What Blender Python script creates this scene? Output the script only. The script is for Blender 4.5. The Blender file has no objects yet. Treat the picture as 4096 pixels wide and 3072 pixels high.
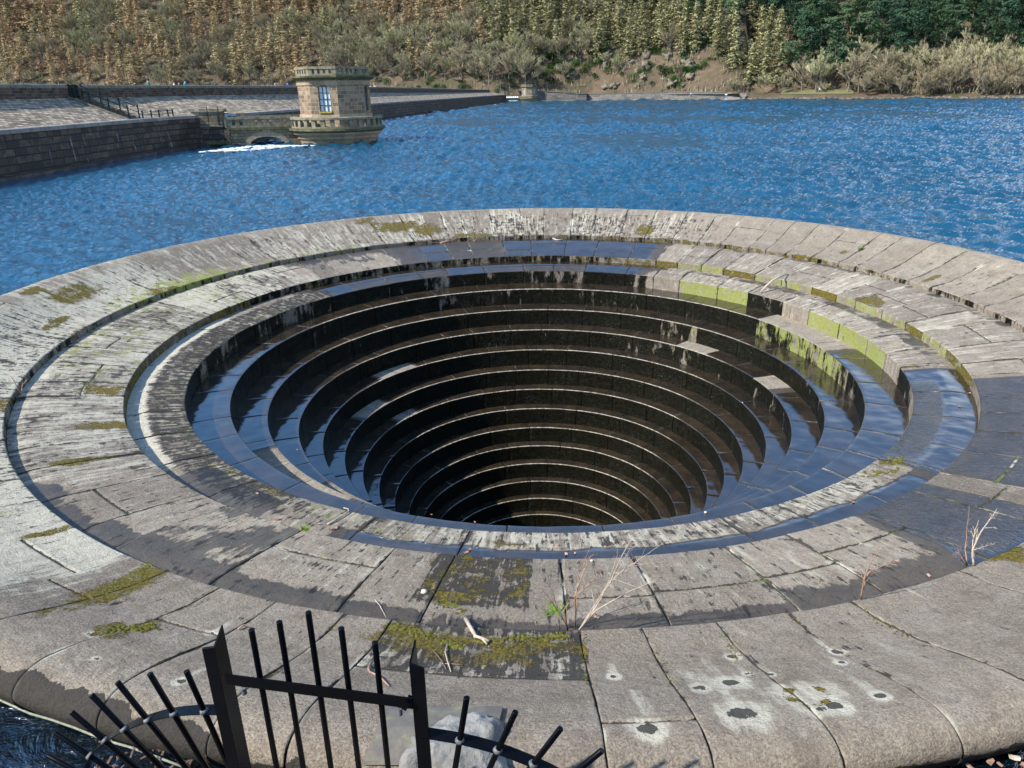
import bpy, math, random
import numpy as np
from mathutils import Vector, Matrix, Quaternion
random.seed(7); rng = np.random.default_rng(11)
SC = bpy.context.scene; COL = SC.collection
R = math.radians

# ------------------------------------------------------------------ camera model
FPX, PITCH, ROLL, CX, CY, CAMZ = 2929.9, 0.3824, -0.01582, 0.68089, 15.50657, 4.69743
def ray(u, v):
    cr, sr = math.cos(ROLL), math.sin(ROLL); x0, y0 = u-2048, v-1536
    x = cr*x0+sr*y0; y = -sr*x0+cr*y0; c, s = math.cos(PITCH), math.sin(PITCH)
    return np.array([x/FPX, c-y/FPX*s, -s-y/FPX*c])
def onz(u, v, z):
    r = ray(u, v); k = (z-CAMZ)/r[2]; return Vector((r[0]*k, r[1]*k, z))
def onplane(u, v, p0, d):
    r = ray(u, v); n = np.array([-d[1], d[0]]); k = (n[0]*p0[0]+n[1]*p0[1])/(n@r[:2])
    return Vector((r[0]*k, r[1]*k, CAMZ+r[2]*k))
def aty(u, v, y):
    r = ray(u, v); k = y/r[1]; return Vector((r[0]*k, y, CAMZ+r[2]*k))
def project(P):
    x, y, z = P[0], P[1], P[2]-CAMZ; c, s = math.cos(PITCH), math.sin(PITCH)
    d = y*c-z*s; up = z*c+y*s; X = FPX*x/d; Y = -FPX*up/d; cr, sr = math.cos(ROLL), math.sin(ROLL)
    return 2048+cr*X-sr*Y, 1536+sr*X+cr*Y

# ------------------------------------------------------------------ numpy noise
_perm = rng.permutation(512); _grad = rng.normal(size=(512, 3)); _grad /= np.linalg.norm(_grad, axis=1)[:, None]
def noise3(x, y, z=0.0):
    x, y, z = np.broadcast_arrays(np.asarray(x, float), y, z)
    xi, yi, zi = np.floor(x).astype(int), np.floor(y).astype(int), np.floor(z).astype(int)
    xf, yf, zf = x-xi, y-yi, z-zi
    u, v, w = [t*t*t*(t*(t*6-15)+10) for t in (xf, yf, zf)]
    out = 0
    for dx in (0, 1):
        for dy in (0, 1):
            for dz in (0, 1):
                h = _perm[(_perm[(_perm[(xi+dx) & 511]+yi+dy) & 511]+zi+dz) & 511]
                g = _grad[h]
                d = g[..., 0]*(xf-dx)+g[..., 1]*(yf-dy)+g[..., 2]*(zf-dz)
                out = out+(u if dx else 1-u)*(v if dy else 1-v)*(w if dz else 1-w)*d
    return out*1.5
def fbm(x, y, z=0.0, o=3):
    return sum(noise3(x*2**i, y*2**i, z+i*7.3)*.5**i for i in range(o))
def sstep(a, b, x):
    t = np.clip((x-a)/(b-a), 0, 1); return t*t*(3-2*t)

# ------------------------------------------------------------------ object helpers
def tag(o, label=None, cat=None, group=None, kind=None):
    for k, v in (('label', label), ('category', cat), ('group', group), ('kind', kind)):
        if v: o[k] = v
    return o
def link(name, me, parent=None, loc=None):
    o = bpy.data.objects.new(name, me); COL.objects.link(o)
    if parent: o.parent = parent
    if loc is not None: o.location = loc
    return o
def empty(name, loc=(0, 0, 0), rz=0, **k):
    o = bpy.data.objects.new(name, None); COL.objects.link(o); o.location = loc; o.rotation_euler[2] = rz
    o.empty_display_size = .2
    return tag(o, **k)
def copy_tree(o, parent=None):
    c = o.copy(); COL.objects.link(c); c.parent = parent
    for ch in list(o.children): copy_tree(ch, c)
    return c

class MB:
    def __init__(s): s.v = []; s.f = []; s.uv = []; s.mi = []
    def quad(s, a, b, c, d, uv=None, m=0):
        i = len(s.v); s.v += [tuple(a), tuple(b), tuple(c), tuple(d)]; s.f.append((i, i+1, i+2, i+3))
        if uv is None:
            A, B, D = Vector(a), Vector(b), Vector(d); w, h = (B-A).length, (D-A).length
            uv = [(0, 0), (w, 0), (w, h), (0, h)]
        s.uv += uv; s.mi.append(m)
    def tri(s, a, b, c, m=0):
        i = len(s.v); s.v += [tuple(a), tuple(b), tuple(c)]; s.f.append((i, i+1, i+2)); s.uv += [(0, 0), (1, 0), (0, 1)]; s.mi.append(m)
    def prism(s, pts, z0, z1, m=0, u0=0, cap=True, pts2=None, z0s=None):
        """vertical prism over a closed plan polygon (ccw); pts2 = plan at top"""
        p2 = pts2 or pts; n = len(pts); u = u0
        for i in range(n):
            a, b = pts[i], pts[(i+1) % n]; c, d = p2[(i+1) % n], p2[i]
            w = math.hypot(b[0]-a[0], b[1]-a[1])
            s.quad((*a, z0), (*b, z0), (*c, z1), (*d, z1), [(u, z0), (u+w, z0), (u+w, z1), (u, z1)], m); u += w
        if cap:
            for q, z in ((p2, z1), (pts[::-1], z0)):
                i = len(s.v); s.v += [(*p, z) for p in q]; s.f.append(tuple(range(i, i+n))); s.uv += [tuple(p) for p in q]; s.mi.append(m)
    def box(s, c, size, rz=0, m=0, M=None):
        x, y, z = [t/2 for t in size]
        P = [Vector((a*x, b*y, d*z)) for d in (-1, 1) for a, b in ((-1, -1), (1, -1), (1, 1), (-1, 1))]
        Q = M if M is not None else Matrix.Rotation(rz, 3, 'Z')
        P = [Q@p+Vector(c) for p in P]
        for f in ((0, 3, 2, 1), (4, 5, 6, 7), (0, 1, 5, 4), (1, 2, 6, 5), (2, 3, 7, 6), (3, 0, 4, 7)):
            s.quad(*[P[k] for k in f], m=m)
    def tube(s, pts, rad, n=8, m=0, cap=True):
        pts = [Vector(p) for p in pts]; rad = rad if hasattr(rad, '__len__') else [rad]*len(pts)
        base = len(s.v); ref = None
        for i, p in enumerate(pts):
            t = (pts[min(i+1, len(pts)-1)]-pts[max(i-1, 0)]).normalized()
            if ref is None: ref = t.orthogonal().normalized()
            ref = (ref-t*ref.dot(t)).normalized(); b = t.cross(ref)
            for k in range(n):
                a = 2*math.pi*k/n; s.v.append(tuple(p+(ref*math.cos(a)+b*math.sin(a))*rad[i]))
        for i in range(len(pts)-1):
            for k in range(n):
                k2 = (k+1) % n
                s.f.append((base+i*n+k, base+i*n+k2, base+(i+1)*n+k2, base+(i+1)*n+k)); s.uv += [(0, 0)]*4; s.mi.append(m)
        if cap:
            s.f.append(tuple(base+k for k in range(n))[::-1]); s.uv += [(0, 0)]*n; s.mi.append(m)
            s.f.append(tuple(base+(len(pts)-1)*n+k for k in range(n))); s.uv += [(0, 0)]*n; s.mi.append(m)
    def lathe(s, prof, c, n=64, a0=0, a1=2*math.pi, m=0):
        base = len(s.v); full = abs(a1-a0-2*math.pi) < 1e-6; cols = n if full else n+1
        for (r, z) in prof:
            for k in range(cols):
                a = a0+(a1-a0)*k/n; s.v.append((c[0]+r*math.cos(a), c[1]+r*math.sin(a), z))
        L = [0]
        for i in range(1, len(prof)): L.append(L[-1]+math.hypot(prof[i][0]-prof[i-1][0], prof[i][1]-prof[i-1][1]))
        for i in range(len(prof)-1):
            r = (prof[i][0]+prof[i+1][0])/2
            rr = max(p[0] for p in prof)
            for k in range(n):
                k2 = (k+1) % cols
                s.f.append((base+i*cols+k, base+i*cols+k2, base+(i+1)*cols+k2, base+(i+1)*cols+k)); s.mi.append(m)
                ua, ub = rr*(a1-a0)*k/n, rr*(a1-a0)*(k+1)/n
                s.uv += [(ua, -L[i]), (ub, -L[i]), (ub, -L[i+1]), (ua, -L[i+1])]
    def build(s, name, mats, parent=None, loc=None, smooth=False, bevel=0):
        me = bpy.data.meshes.new(name); me.from_pydata(s.v, [], s.f)
        ul = me.uv_layers.new(name='UVMap'); ul.data.foreach_set('uv', np.array(s.uv, np.float32).ravel())
        mats = mats if isinstance(mats, (list, tuple)) else [mats]
        for mt in mats: me.materials.append(mt)
        me.polygons.foreach_set('material_index', s.mi)
        if smooth: me.polygons.foreach_set('use_smooth', [True]*len(s.f))
        me.update(); o = link(name, me, parent, loc)
        if bevel:
            b = o.modifiers.new('bevel', 'BEVEL'); b.width = bevel; b.segments = 2; b.limit_method = 'ANGLE'
            w = o.modifiers.new('weld', 'WELD'); w.merge_threshold = .0002
            o.modifiers.move(1, 0)
        return o

def grid_mesh(name, V, nr, nc, uv=None, wrap=False, attrs=None, keep=None):
    """V (nr*nc,3) row-major grid"""
    i = np.arange(nr-1)[:, None]*nc+np.arange(nc-1)[None, :]
    F = np.stack([i, i+1, i+nc+1, i+nc], -1).reshape(-1, 4)
    if keep is not None: F = F[keep[F].any(1)]
    return raw_mesh(name, V, F, uv, attrs)
def raw_mesh(name, V, F, uv=None, attrs=None):
    me = bpy.data.meshes.new(name); V = np.asarray(V, np.float32); F = np.asarray(F, np.int32); n = len(F)
    me.vertices.add(len(V)); me.vertices.foreach_set('co', V.ravel())
    me.loops.add(n*4); me.loops.foreach_set('vertex_index', F.ravel())
    me.polygons.add(n); me.polygons.foreach_set('loop_start', np.arange(n, dtype=np.int32)*4)
    me.update(calc_edges=True)
    me.polygons.foreach_set('use_smooth', np.ones(n, bool))
    if uv is not None:
        ul = me.uv_layers.new(name='UVMap'); ul.data.foreach_set('uv', np.asarray(uv, np.float32)[F.ravel()].ravel())
    for k, a in (attrs or {}).items():
        at = me.attributes.new(k, 'FLOAT_COLOR', 'POINT'); b = np.ones((len(V), 4), np.float32); b[:, :3] = a
        at.data.foreach_set('color', b.ravel())
    me.update(); return me

# ------------------------------------------------------------------ node helpers
class NT:
    def __init__(s, name):
        s.m = bpy.data.materials.new(name); s.m.use_nodes = True; s.t = s.m.node_tree; s.t.nodes.clear()
        s.out = s.t.nodes.new('ShaderNodeOutputMaterial')
    def n(s, typ, ins=None, **pr):
        nd = s.t.nodes.new(typ)
        for k, v in pr.items(): setattr(nd, k, v)
        for k, v in (ins or {}).items(): s.set(nd.inputs[k], v)
        return nd
    def set(s, sock, v):
        if hasattr(v, 'is_output'): s.t.links.new(v, sock)
        elif hasattr(v, 'outputs'): s.t.links.new(v.outputs[0], sock)
        else:
            if sock.type == 'RGBA' and len(v) == 3: v = (*v, 1)
            sock.default_value = v
    def math(s, op, a, b=0.0, c=None, clamp=False):
        nd = s.n('ShaderNodeMath', operation=op, use_clamp=clamp); s.set(nd.inputs[0], a); s.set(nd.inputs[1], b)
        if c is not None: s.set(nd.inputs[2], c)
        return nd.outputs[0]
    def mix(s, f, a, b, blend='MIX'):
        nd = s.n('ShaderNodeMix', data_type='RGBA', blend_type=blend)
        s.set(nd.inputs[0], f); s.set(nd.inputs[6], a); s.set(nd.inputs[7], b); return nd.outputs[2]
    def step(s, x, a, b):
        nd = s.n('ShaderNodeMapRange', {'Value': x, 'From Min': a, 'From Max': b}, interpolation_type='SMOOTHSTEP'); return nd.outputs[0]
    def noise(s, vec, scale, detail=4, rough=.55, dist=0):
        nd = s.n('ShaderNodeTexNoise', {'Scale': scale, 'Detail': detail, 'Roughness': rough, 'Distortion': dist})
        if vec is not None: s.set(nd.inputs['Vector'], vec)
        return nd.outputs['Fac']
    def scale(s, vec, sc):
        nd = s.n('ShaderNodeMapping'); s.set(nd.inputs['Vector'], vec); nd.inputs['Scale'].default_value = sc; return nd.outputs[0]
    def voro(s, vec, scale, **pr):
        nd = s.n('ShaderNodeTexVoronoi', {'Scale': scale}, **pr)
        if vec is not None: s.set(nd.inputs['Vector'], vec)
        return nd.outputs['Distance']
    def ramp(s, f, stops):
        nd = s.n('ShaderNodeValToRGB'); el = nd.color_ramp.elements
        while len(el) < len(stops): el.new(.5)
        for e, (p, c) in zip(el, stops): e.position = p; e.color = (*c, 1)
        s.set(nd.inputs[0], f); return nd.outputs[0]
    def bump(s, h, strength=.5, dist=.01, prev=None):
        nd = s.n('ShaderNodeBump', {'Height': h, 'Strength': strength, 'Distance': dist})
        if prev is not None: s.set(nd.inputs['Normal'], prev)
        return nd.outputs[0]
    def bsdf(s, col, rough=.8, normal=None, spec=.5, metal=0.0, **extra):
        b = s.n('ShaderNodeBsdfPrincipled'); s.set(b.inputs['Base Color'], col); s.set(b.inputs['Roughness'], rough)
        s.set(b.inputs['Specular IOR Level'], spec); s.set(b.inputs['Metallic'], metal)
        for k, v in extra.items(): s.set(b.inputs[k.replace('_', ' ')], v)
        if normal is not None: s.set(b.inputs['Normal'], normal)
        s.t.links.new(b.outputs[0], s.out.inputs[0]); return s.m
    def uv(s): return s.n('ShaderNodeTexCoord').outputs['UV']
    def obj(s): return s.n('ShaderNodeTexCoord').outputs['Object']
    def pos(s): return s.n('ShaderNodeNewGeometry').outputs['Position']
    def attr(s, name):
        a = s.n('ShaderNodeAttribute', attribute_name=name); sp = s.n('ShaderNodeSeparateColor'); s.set(sp.inputs[0], a.outputs['Color'])
        return sp.outputs

# ------------------------------------------------------------------ materials
def mat_slab():
    """weathered gritstone of the spillway: sectors of lichen, moss, damp and standing water come in as vertex masks"""
    k = NT('spillway_stone'); uv = k.uv()
    wet, white, moss = k.attr('ma')[:3]; tone, dark, lich = k.attr('mb')[:3]; ripple, spots, slimy = k.attr('mc')[:3]
    g1 = k.noise(uv, 55, 5, .7); g2 = k.noise(uv, 9, 5, .62); g3 = k.noise(uv, 1.9, 4, .6)
    streakv = k.scale(uv, (5.5, .75, 1)); st = k.noise(streakv, 1.6, 6, .62, .3); st2 = k.noise(k.scale(uv, (16, 1.3, 1)), 1.3, 4, .6, .2)
    con = lambda x, c: k.math('MULTIPLY_ADD', k.math('SUBTRACT', x, .5), c, .5)
    base = k.mix(tone, (.150, .122, .092), (.48, .395, .280))
    base = k.mix(k.math('MULTIPLY', con(g2, 2.6), .55, clamp=True), base, (.19, .150, .110))
    base = k.mix(k.step(g3, .5, .68), base, k.mix(.45, base, (.40, .355, .285)))
    base = k.mix(k.math('MULTIPLY', con(g1, 5.0), .75, clamp=True), base, k.mix(.72, base, (.05, .042, .038)))
    g4 = k.noise(uv, 24, 5, .75); base = k.mix(k.math('MULTIPLY', k.step(g4, .52, .66), .45), base, (.42, .37, .32)); base = k.mix(k.math('MULTIPLY', k.step(g4, .46, .34), .5), base, (.06, .052, .048))
    sp = k.step(k.noise(uv, 120, 2, .6), .62, .70); base = k.mix(k.math('MULTIPLY', sp, .5), base, (.5, .46, .40))
    n5 = k.noise(uv, 2.7, 7, .72); base = k.mix(k.math('MULTIPLY', k.step(n5, .50, .64), .42), base, (.115, .085, .060)); base = k.mix(k.math('MULTIPLY', k.step(n5, .44, .34), .30), base, (.46, .40, .31))
    # lichen crust, run in the direction water takes; also colours the painted lip highlights
    nw = k.math('ADD', k.math('MULTIPLY', con(st, 2.6), .62), k.math('MULTIPLY', con(g2, 2.6), .38))
    nw = k.math('ADD', nw, k.math('MULTIPLY', k.math('SUBTRACT', g1, .5), 1.6)); mw = k.math('MULTIPLY', k.step(k.math('ADD', nw, white), .84, 1.18), .92)
    wcol = k.mix(con(g2, 2.5), (.76, .70, .55), (.52, .475, .34)); wcol = k.mix(k.math('MULTIPLY', con(g1, 3.5), .5, clamp=True), wcol, (.14, .125, .105))
    base = k.mix(mw, base, wcol)
    nl = k.math('ADD', k.math('MULTIPLY', con(k.noise(uv, 3.3, 5, .7), 2.6), .6), k.math('MULTIPLY', con(g1, 2.5), .4))
    ml = k.step(k.math('ADD', nl, lich), .95, 1.12); base = k.mix(k.math('MULTIPLY', ml, .85), base, k.mix(con(g4, 3.0), (.32, .35, .07), (.15, .17, .035)))
    nd = k.math('ADD', k.math('MULTIPLY', con(st2, 2.1), .5), k.math('MULTIPLY', con(k.noise(uv, 6, 6, .72), 2.6), .5))
    md = k.step(k.math('ADD', nd, dark), .96, 1.05); base = k.mix(k.math('MULTIPLY', md, .9), base, (.028, .025, .022))
    vs = k.voro(k.n('ShaderNodeVectorMath', {0: uv, 1: k.n('ShaderNodeTexNoise', {'Scale': 14.0, 'Vector': uv}).outputs['Color']}, operation='ADD').outputs[0], 7.5)
    ms = k.step(k.math('ADD', k.math('SUBTRACT', .30, vs), k.math('MULTIPLY', k.math('SUBTRACT', spots, 1), .45)), 0, .05)
    ms = k.math('MULTIPLY', ms, k.step(k.noise(uv, 2.6, 2), .42, .6)); base = k.mix(ms, base, (.018, .018, .013))
    nm = k.math('ADD', k.math('MULTIPLY', con(k.noise(uv, 4, 6, .75), 3.0), .6), k.math('MULTIPLY', con(g1, 3.2), .4))
    mm = k.step(k.math('ADD', nm, moss), .97, 1.04)
    mcol = k.mix(con(k.noise(uv, 26, 4, .7), 3.2), (.028, .032, .008), (.23, .165, .018)); base = k.mix(mm, base, mcol)
    # slime-black wet faces low in the shaft
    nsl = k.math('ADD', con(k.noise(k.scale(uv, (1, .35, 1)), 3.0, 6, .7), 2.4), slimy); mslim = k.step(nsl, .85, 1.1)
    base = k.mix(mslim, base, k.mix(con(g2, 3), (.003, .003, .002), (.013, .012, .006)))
    glint = k.math('MULTIPLY', k.step(k.noise(uv, 30, 4, .8), .60, .66), k.step(k.noise(uv, 1.5, 3), .5, .62)); base = k.mix(k.math('MULTIPLY', k.math('MULTIPLY', glint, mslim), .8), base, (.30, .31, .26))
    nwt = k.math('ADD', k.math('MULTIPLY', con(k.noise(uv, 1.3, 4, .6), 1.6), .6), k.math('MULTIPLY', con(st, 1.5), .4))
    mwt = k.step(k.math('ADD', nwt, wet), .96, 1.03)
    col = k.mix(mwt, base, k.mix(k.math('MULTIPLY_ADD', k.step(wet, .85, 1.0), -.19, .26), k.mix(k.step(g3, .4, .6), (.006, .004, .002), (.024, .014, .005)), base))
    mirror = k.step(wet, .85, 1.0); rough = k.math('SUBTRACT', .92, k.math('MULTIPLY', mwt, k.math('MULTIPLY_ADD', mirror, .345, .53))); rough = k.math('SUBTRACT', rough, k.math('MULTIPLY', k.math('MULTIPLY', mslim, .5), k.math('SUBTRACT', 1, mwt)))
    dry = k.math('SUBTRACT', 1, mwt)
    h = k.math('ADD', k.math('MULTIPLY', g1, .45), k.math('MULTIPLY', g2, 1.0)); h = k.math('ADD', h, k.math('MULTIPLY', g4, .55)); h = k.math('SUBTRACT', h, k.math('MULTIPLY', md, .25)); h = k.math('ADD', h, k.math('MULTIPLY', mm, 1.2)); h = k.math('ADD', h, k.math('MULTIPLY', ms, .5))
    b1 = k.bump(k.math('MULTIPLY', h, k.math('SUBTRACT', 1, k.math('MULTIPLY', k.math('MULTIPLY', mwt, k.math('MULTIPLY_ADD', mirror, .5, .5)), .97))), 1.0, .026)
    rip = k.noise(k.scale(uv, (1.0, .35, 1)), 26, 3, .6, .6)
    b2 = k.bump(k.math('MULTIPLY', rip, ripple), 1.0, .03, b1)
    sp_ = k.math('MULTIPLY_ADD', k.math('MULTIPLY', mwt, k.math('MULTIPLY_ADD', mirror, .75, .08)), 1.0, .17); sp_ = k.math('MULTIPLY', sp_, k.math('SUBTRACT', 1, k.math('MULTIPLY', mslim, .75))); m = k.bsdf(col, rough, b2, sp_, IOR=1.75); return m

def mat_simple(name, c1, c2, scale=4, rough=.8, bump=.4, dist=.01, detail=5, spec=.4, obj=True, metal=0):
    k = NT(name); p = k.obj() if obj else k.uv(); n = k.noise(p, scale, detail, .65)
    col = k.ramp(n, [(.32, c1), (.68, c2)])
    return k.bsdf(col, rough, k.bump(k.noise(p, scale*3, 5, .7), bump, dist) if bump else None, spec, metal)

def mat_masonry(name, c1, c2, mortar, bw=.6, bh=.28, msize=.016, stain=.5, leach=.0, moss=.0, wetlow=None, bumpd=.03, rough=.85, offs=.5):
    """coursed stone on UVs in metres: every stone its own tone, mortar, soot stains and pale runs"""
    k = NT(name); uv = k.uv(); warp = k.n('ShaderNodeVectorMath', {0: uv, 1: k.n('ShaderNodeVectorMath', {0: k.n('ShaderNodeTexNoise', {'Scale': 5.0, 'Vector': uv}).outputs['Color'], 1: (.05, .03, 0)}, operation='MULTIPLY').outputs[0]}, operation='ADD').outputs[0]
    b = k.n('ShaderNodeTexBrick', {'Vector': warp, 'Color1': c1, 'Color2': c2, 'Mortar': mortar, 'Scale': 1.0, 'Mortar Size': msize, 'Mortar Smooth': .3, 'Bias': -.1, 'Brick Width': bw, 'Row Height': bh}, offset=offs, squash=.7, squash_frequency=3)
    n1 = k.noise(uv, 1.6, 6, .7); n2 = k.noise(uv, 14, 5, .7)
    col = k.mix(k.math('MULTIPLY', k.step(n1, .42, .62), stain), b.outputs['Color'], (.030, .026, .024))
    col = k.mix(k.math('MULTIPLY', k.step(n2, .45, .7), .45), col, k.mix(.5, col, (.05, .04, .035)))
    if leach:
        st = k.math('MULTIPLY', k.step(k.noise(k.scale(uv, (2.6, .45, 1)), 1.2, 5, .7, .4), .60, .70), leach)
        col = k.mix(st, col, (.42, .42, .40))
    if moss:
        sx = k.n('ShaderNodeSeparateXYZ', {0: uv}).outputs[1]
        mk = k.math('MULTIPLY', k.step(k.math('ADD', sx, k.math('MULTIPLY', k.noise(uv, 1.3, 4), .5)), wetlow[1]+.25, wetlow[1]), k.step(k.noise(uv, 2.3, 5, .7), .38, .55))
        col = k.mix(k.math('MULTIPLY', mk, moss), col, (.14, .17, .02))
        wl = k.step(sx, wetlow[0]+.12, wetlow[0]-.05); col = k.mix(wl, col, (.010, .012, .010))
    h = k.math('ADD', k.math('MULTIPLY', b.outputs['Fac'], -1.0), k.math('MULTIPLY', n2, .9))
    return k.bsdf(col, rough, k.bump(h, .9, bumpd), .35)

def mat_paint(name, c, rough=.35):
    k = NT(name); p = k.obj(); n = k.noise(p, 9, 5, .7); chip = k.step(k.noise(p, 38, 3, .8), .73, .76)
    col = k.mix(k.math('MULTIPLY', k.step(n, .4, .7), .35), c, (c[0]*1.8+.001, c[1]*1.8+.001, c[2]*1.8+.001)); col = k.mix(k.math('MULTIPLY', chip, .6), col, (.35, .36, .36))
    return k.bsdf(col, k.math('MULTIPLY_ADD', n, .15, rough-.08), k.bump(k.noise(p, 45, 3), .15, .002), .13)

def mat_foliage(name, cols, rough=.85, trans=.0):
    k = NT(name); oi = k.n('ShaderNodeObjectInfo').outputs['Random']; n = k.noise(k.obj(), .9, 3, .6)
    f = k.math('ADD', k.math('MULTIPLY', oi, .75), k.math('MULTIPLY', k.math('SUBTRACT', n, .5), .8), clamp=True)
    col = k.ramp(f, [(i/(len(cols)-1), c) for i, c in enumerate(cols)])
    return k.bsdf(col, rough, None, .15)

M = {}
M['slab'] = mat_slab()
k = NT('joint_fill'); uv = k.uv(); n = k.noise(uv, 3.0, 5, .7)
c = k.mix(k.step(n, .44, .56), (.012, .011, .009), (.10, .12, .02)); c = k.mix(k.step(k.noise(uv, 2.1, 4, .7), .54, .62), c, (.40, .38, .33))
M['joint'] = k.bsdf(c, .9, k.bump(k.noise(uv, 40, 4), .6, .01))
M['black'] = mat_paint('black_gloss_paint', (.0022, .0026, .0038), .26)
M['teal_rail'] = mat_paint('dark_green_rail_paint', (.010, .018, .020), .35)
M['weld'] = mat_simple('weathered_weld', (.05, .055, .06), (.20, .21, .21), 60, .5, .5, .003)
M['lowwall'] = mat_masonry('dark_wet_rock_faced_stone', (.15, .105, .065), (.024, .020, .017), (.010, .009, .008), 1.15, .44, .035, .8, .9, .9, (.42, .75), .12, .5)
M['lowtop'] = mat_masonry('pale_coping_stone', (.30, .28, .25), (.22, .20, .18), (.05, .05, .045), 1.4, 5, .02, .2, 0, 0, None, .01)
M['pitch'] = mat_masonry('stone_pitching', (.60, .49, .335), (.15, .12, .085), (.035, .030, .026), .62, .30, .035, .25, 0, 0, None, .04)
M['parapet'] = mat_masonry('sooty_coursed_stone', (.14, .095, .060), (.018, .016, .016), (.17, .15, .12), .62, .19, .016, .35, .5, 0, None, .03)
M['coping'] = mat_simple('lichened_coping', (.07, .068, .05), (.22, .215, .17), 3.0, .9, .5, .02)
M['tower'] = mat_masonry('buff_rock_faced_stone', (.40, .275, .165), (.15, .095, .060), (.42, .35, .25), .62, .31, .030, .22, 0, 0, None, .06)
M['ashlar'] = mat_masonry('buff_ashlar', (.44, .335, .215), (.27, .20, .125), (.15, .12, .08), 1.0, 2.0, .01, .25, 0, 0, None, .01)
M['mossyledge'] = mat_simple('moss_stained_ledge', (.045, .048, .022), (.16, .15, .075), 2.2, .9, .5, .02)
M['bridge'] = mat_masonry('buff_coursed_stone', (.38, .29, .17), (.17, .125, .075), (.12, .10, .07), .6, .27, .022, .25, 0, 0, None, .03)
M['balus'] = mat_simple('weathered_baluster_stone', (.11, .098, .060), (.30, .26, .175), 2.6, .9, .5, .02)
M['farwall'] = mat_masonry('grey_far_wall_stone', (.23, .20, .17), (.10, .09, .08), (.15, .14, .12), 2.2, .8, .03, .38, .35, 0, None, .03)
M['pane'] = NT('window_pane').bsdf((.62, .72, .74), .12, None, .5)
M['wframe'] = mat_simple('window_bars', (.03, .022, .025), (.06, .05, .05), 5, .6, 0)
M['yellow'] = mat_simple('yellow_lichen_sill', (.30, .22, .04), (.42, .33, .07), 5, .9, .3)
M['bark'] = mat_simple('grey_brown_bark', (.10, .085, .065), (.30, .26, .20), 3, .9, .2)
M['rock'] = mat_simple('pale_boulder', (.10, .098, .09), (.36, .345, .31), 2.6, .85, .9, .04)
M['cliff'] = mat_simple('hillside_rock', (.07, .06, .04), (.28, .23, .16), .9, .9, .9, .3)
M['wood'] = mat_simple('bleached_wood', (.34, .25, .17), (.58, .50, .41), 30, .7, .5, .003)
M['twigred'] = mat_simple('red_brown_twig', (.28, .14, .10), (.46, .32, .22), 20, .6, .2, .002)
M['twigdark'] = mat_simple('dark_bark_twig', (.09, .055, .05), (.22, .14, .11), 30, .6, .3, .002)
M['leaf'] = mat_foliage('fallen_leaf', [(.30, .14, .09), (.46, .26, .18), (.62, .45, .36)])
M['greenleaf'] = mat_foliage('green_blade', [(.12, .22, .02), (.22, .34, .04)])
M['mossgeo'] = mat_simple('cushion_moss', (.022, .026, .004), (.20, .18, .02), 22, .95, 1.0, .01)
M['pebble'] = mat_simple('cream_pebble', (.48, .40, .30), (.68, .60, .48), 12, .7, .3, .003)
M['foam'] = NT('foam').bsdf((.86, .88, .88), .8)
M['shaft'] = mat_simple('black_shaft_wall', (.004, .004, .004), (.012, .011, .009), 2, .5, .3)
M['bank'] = mat_simple('bank_stone', (.06, .055, .05), (.16, .14, .12), 2, .9, .5, .02)

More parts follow.
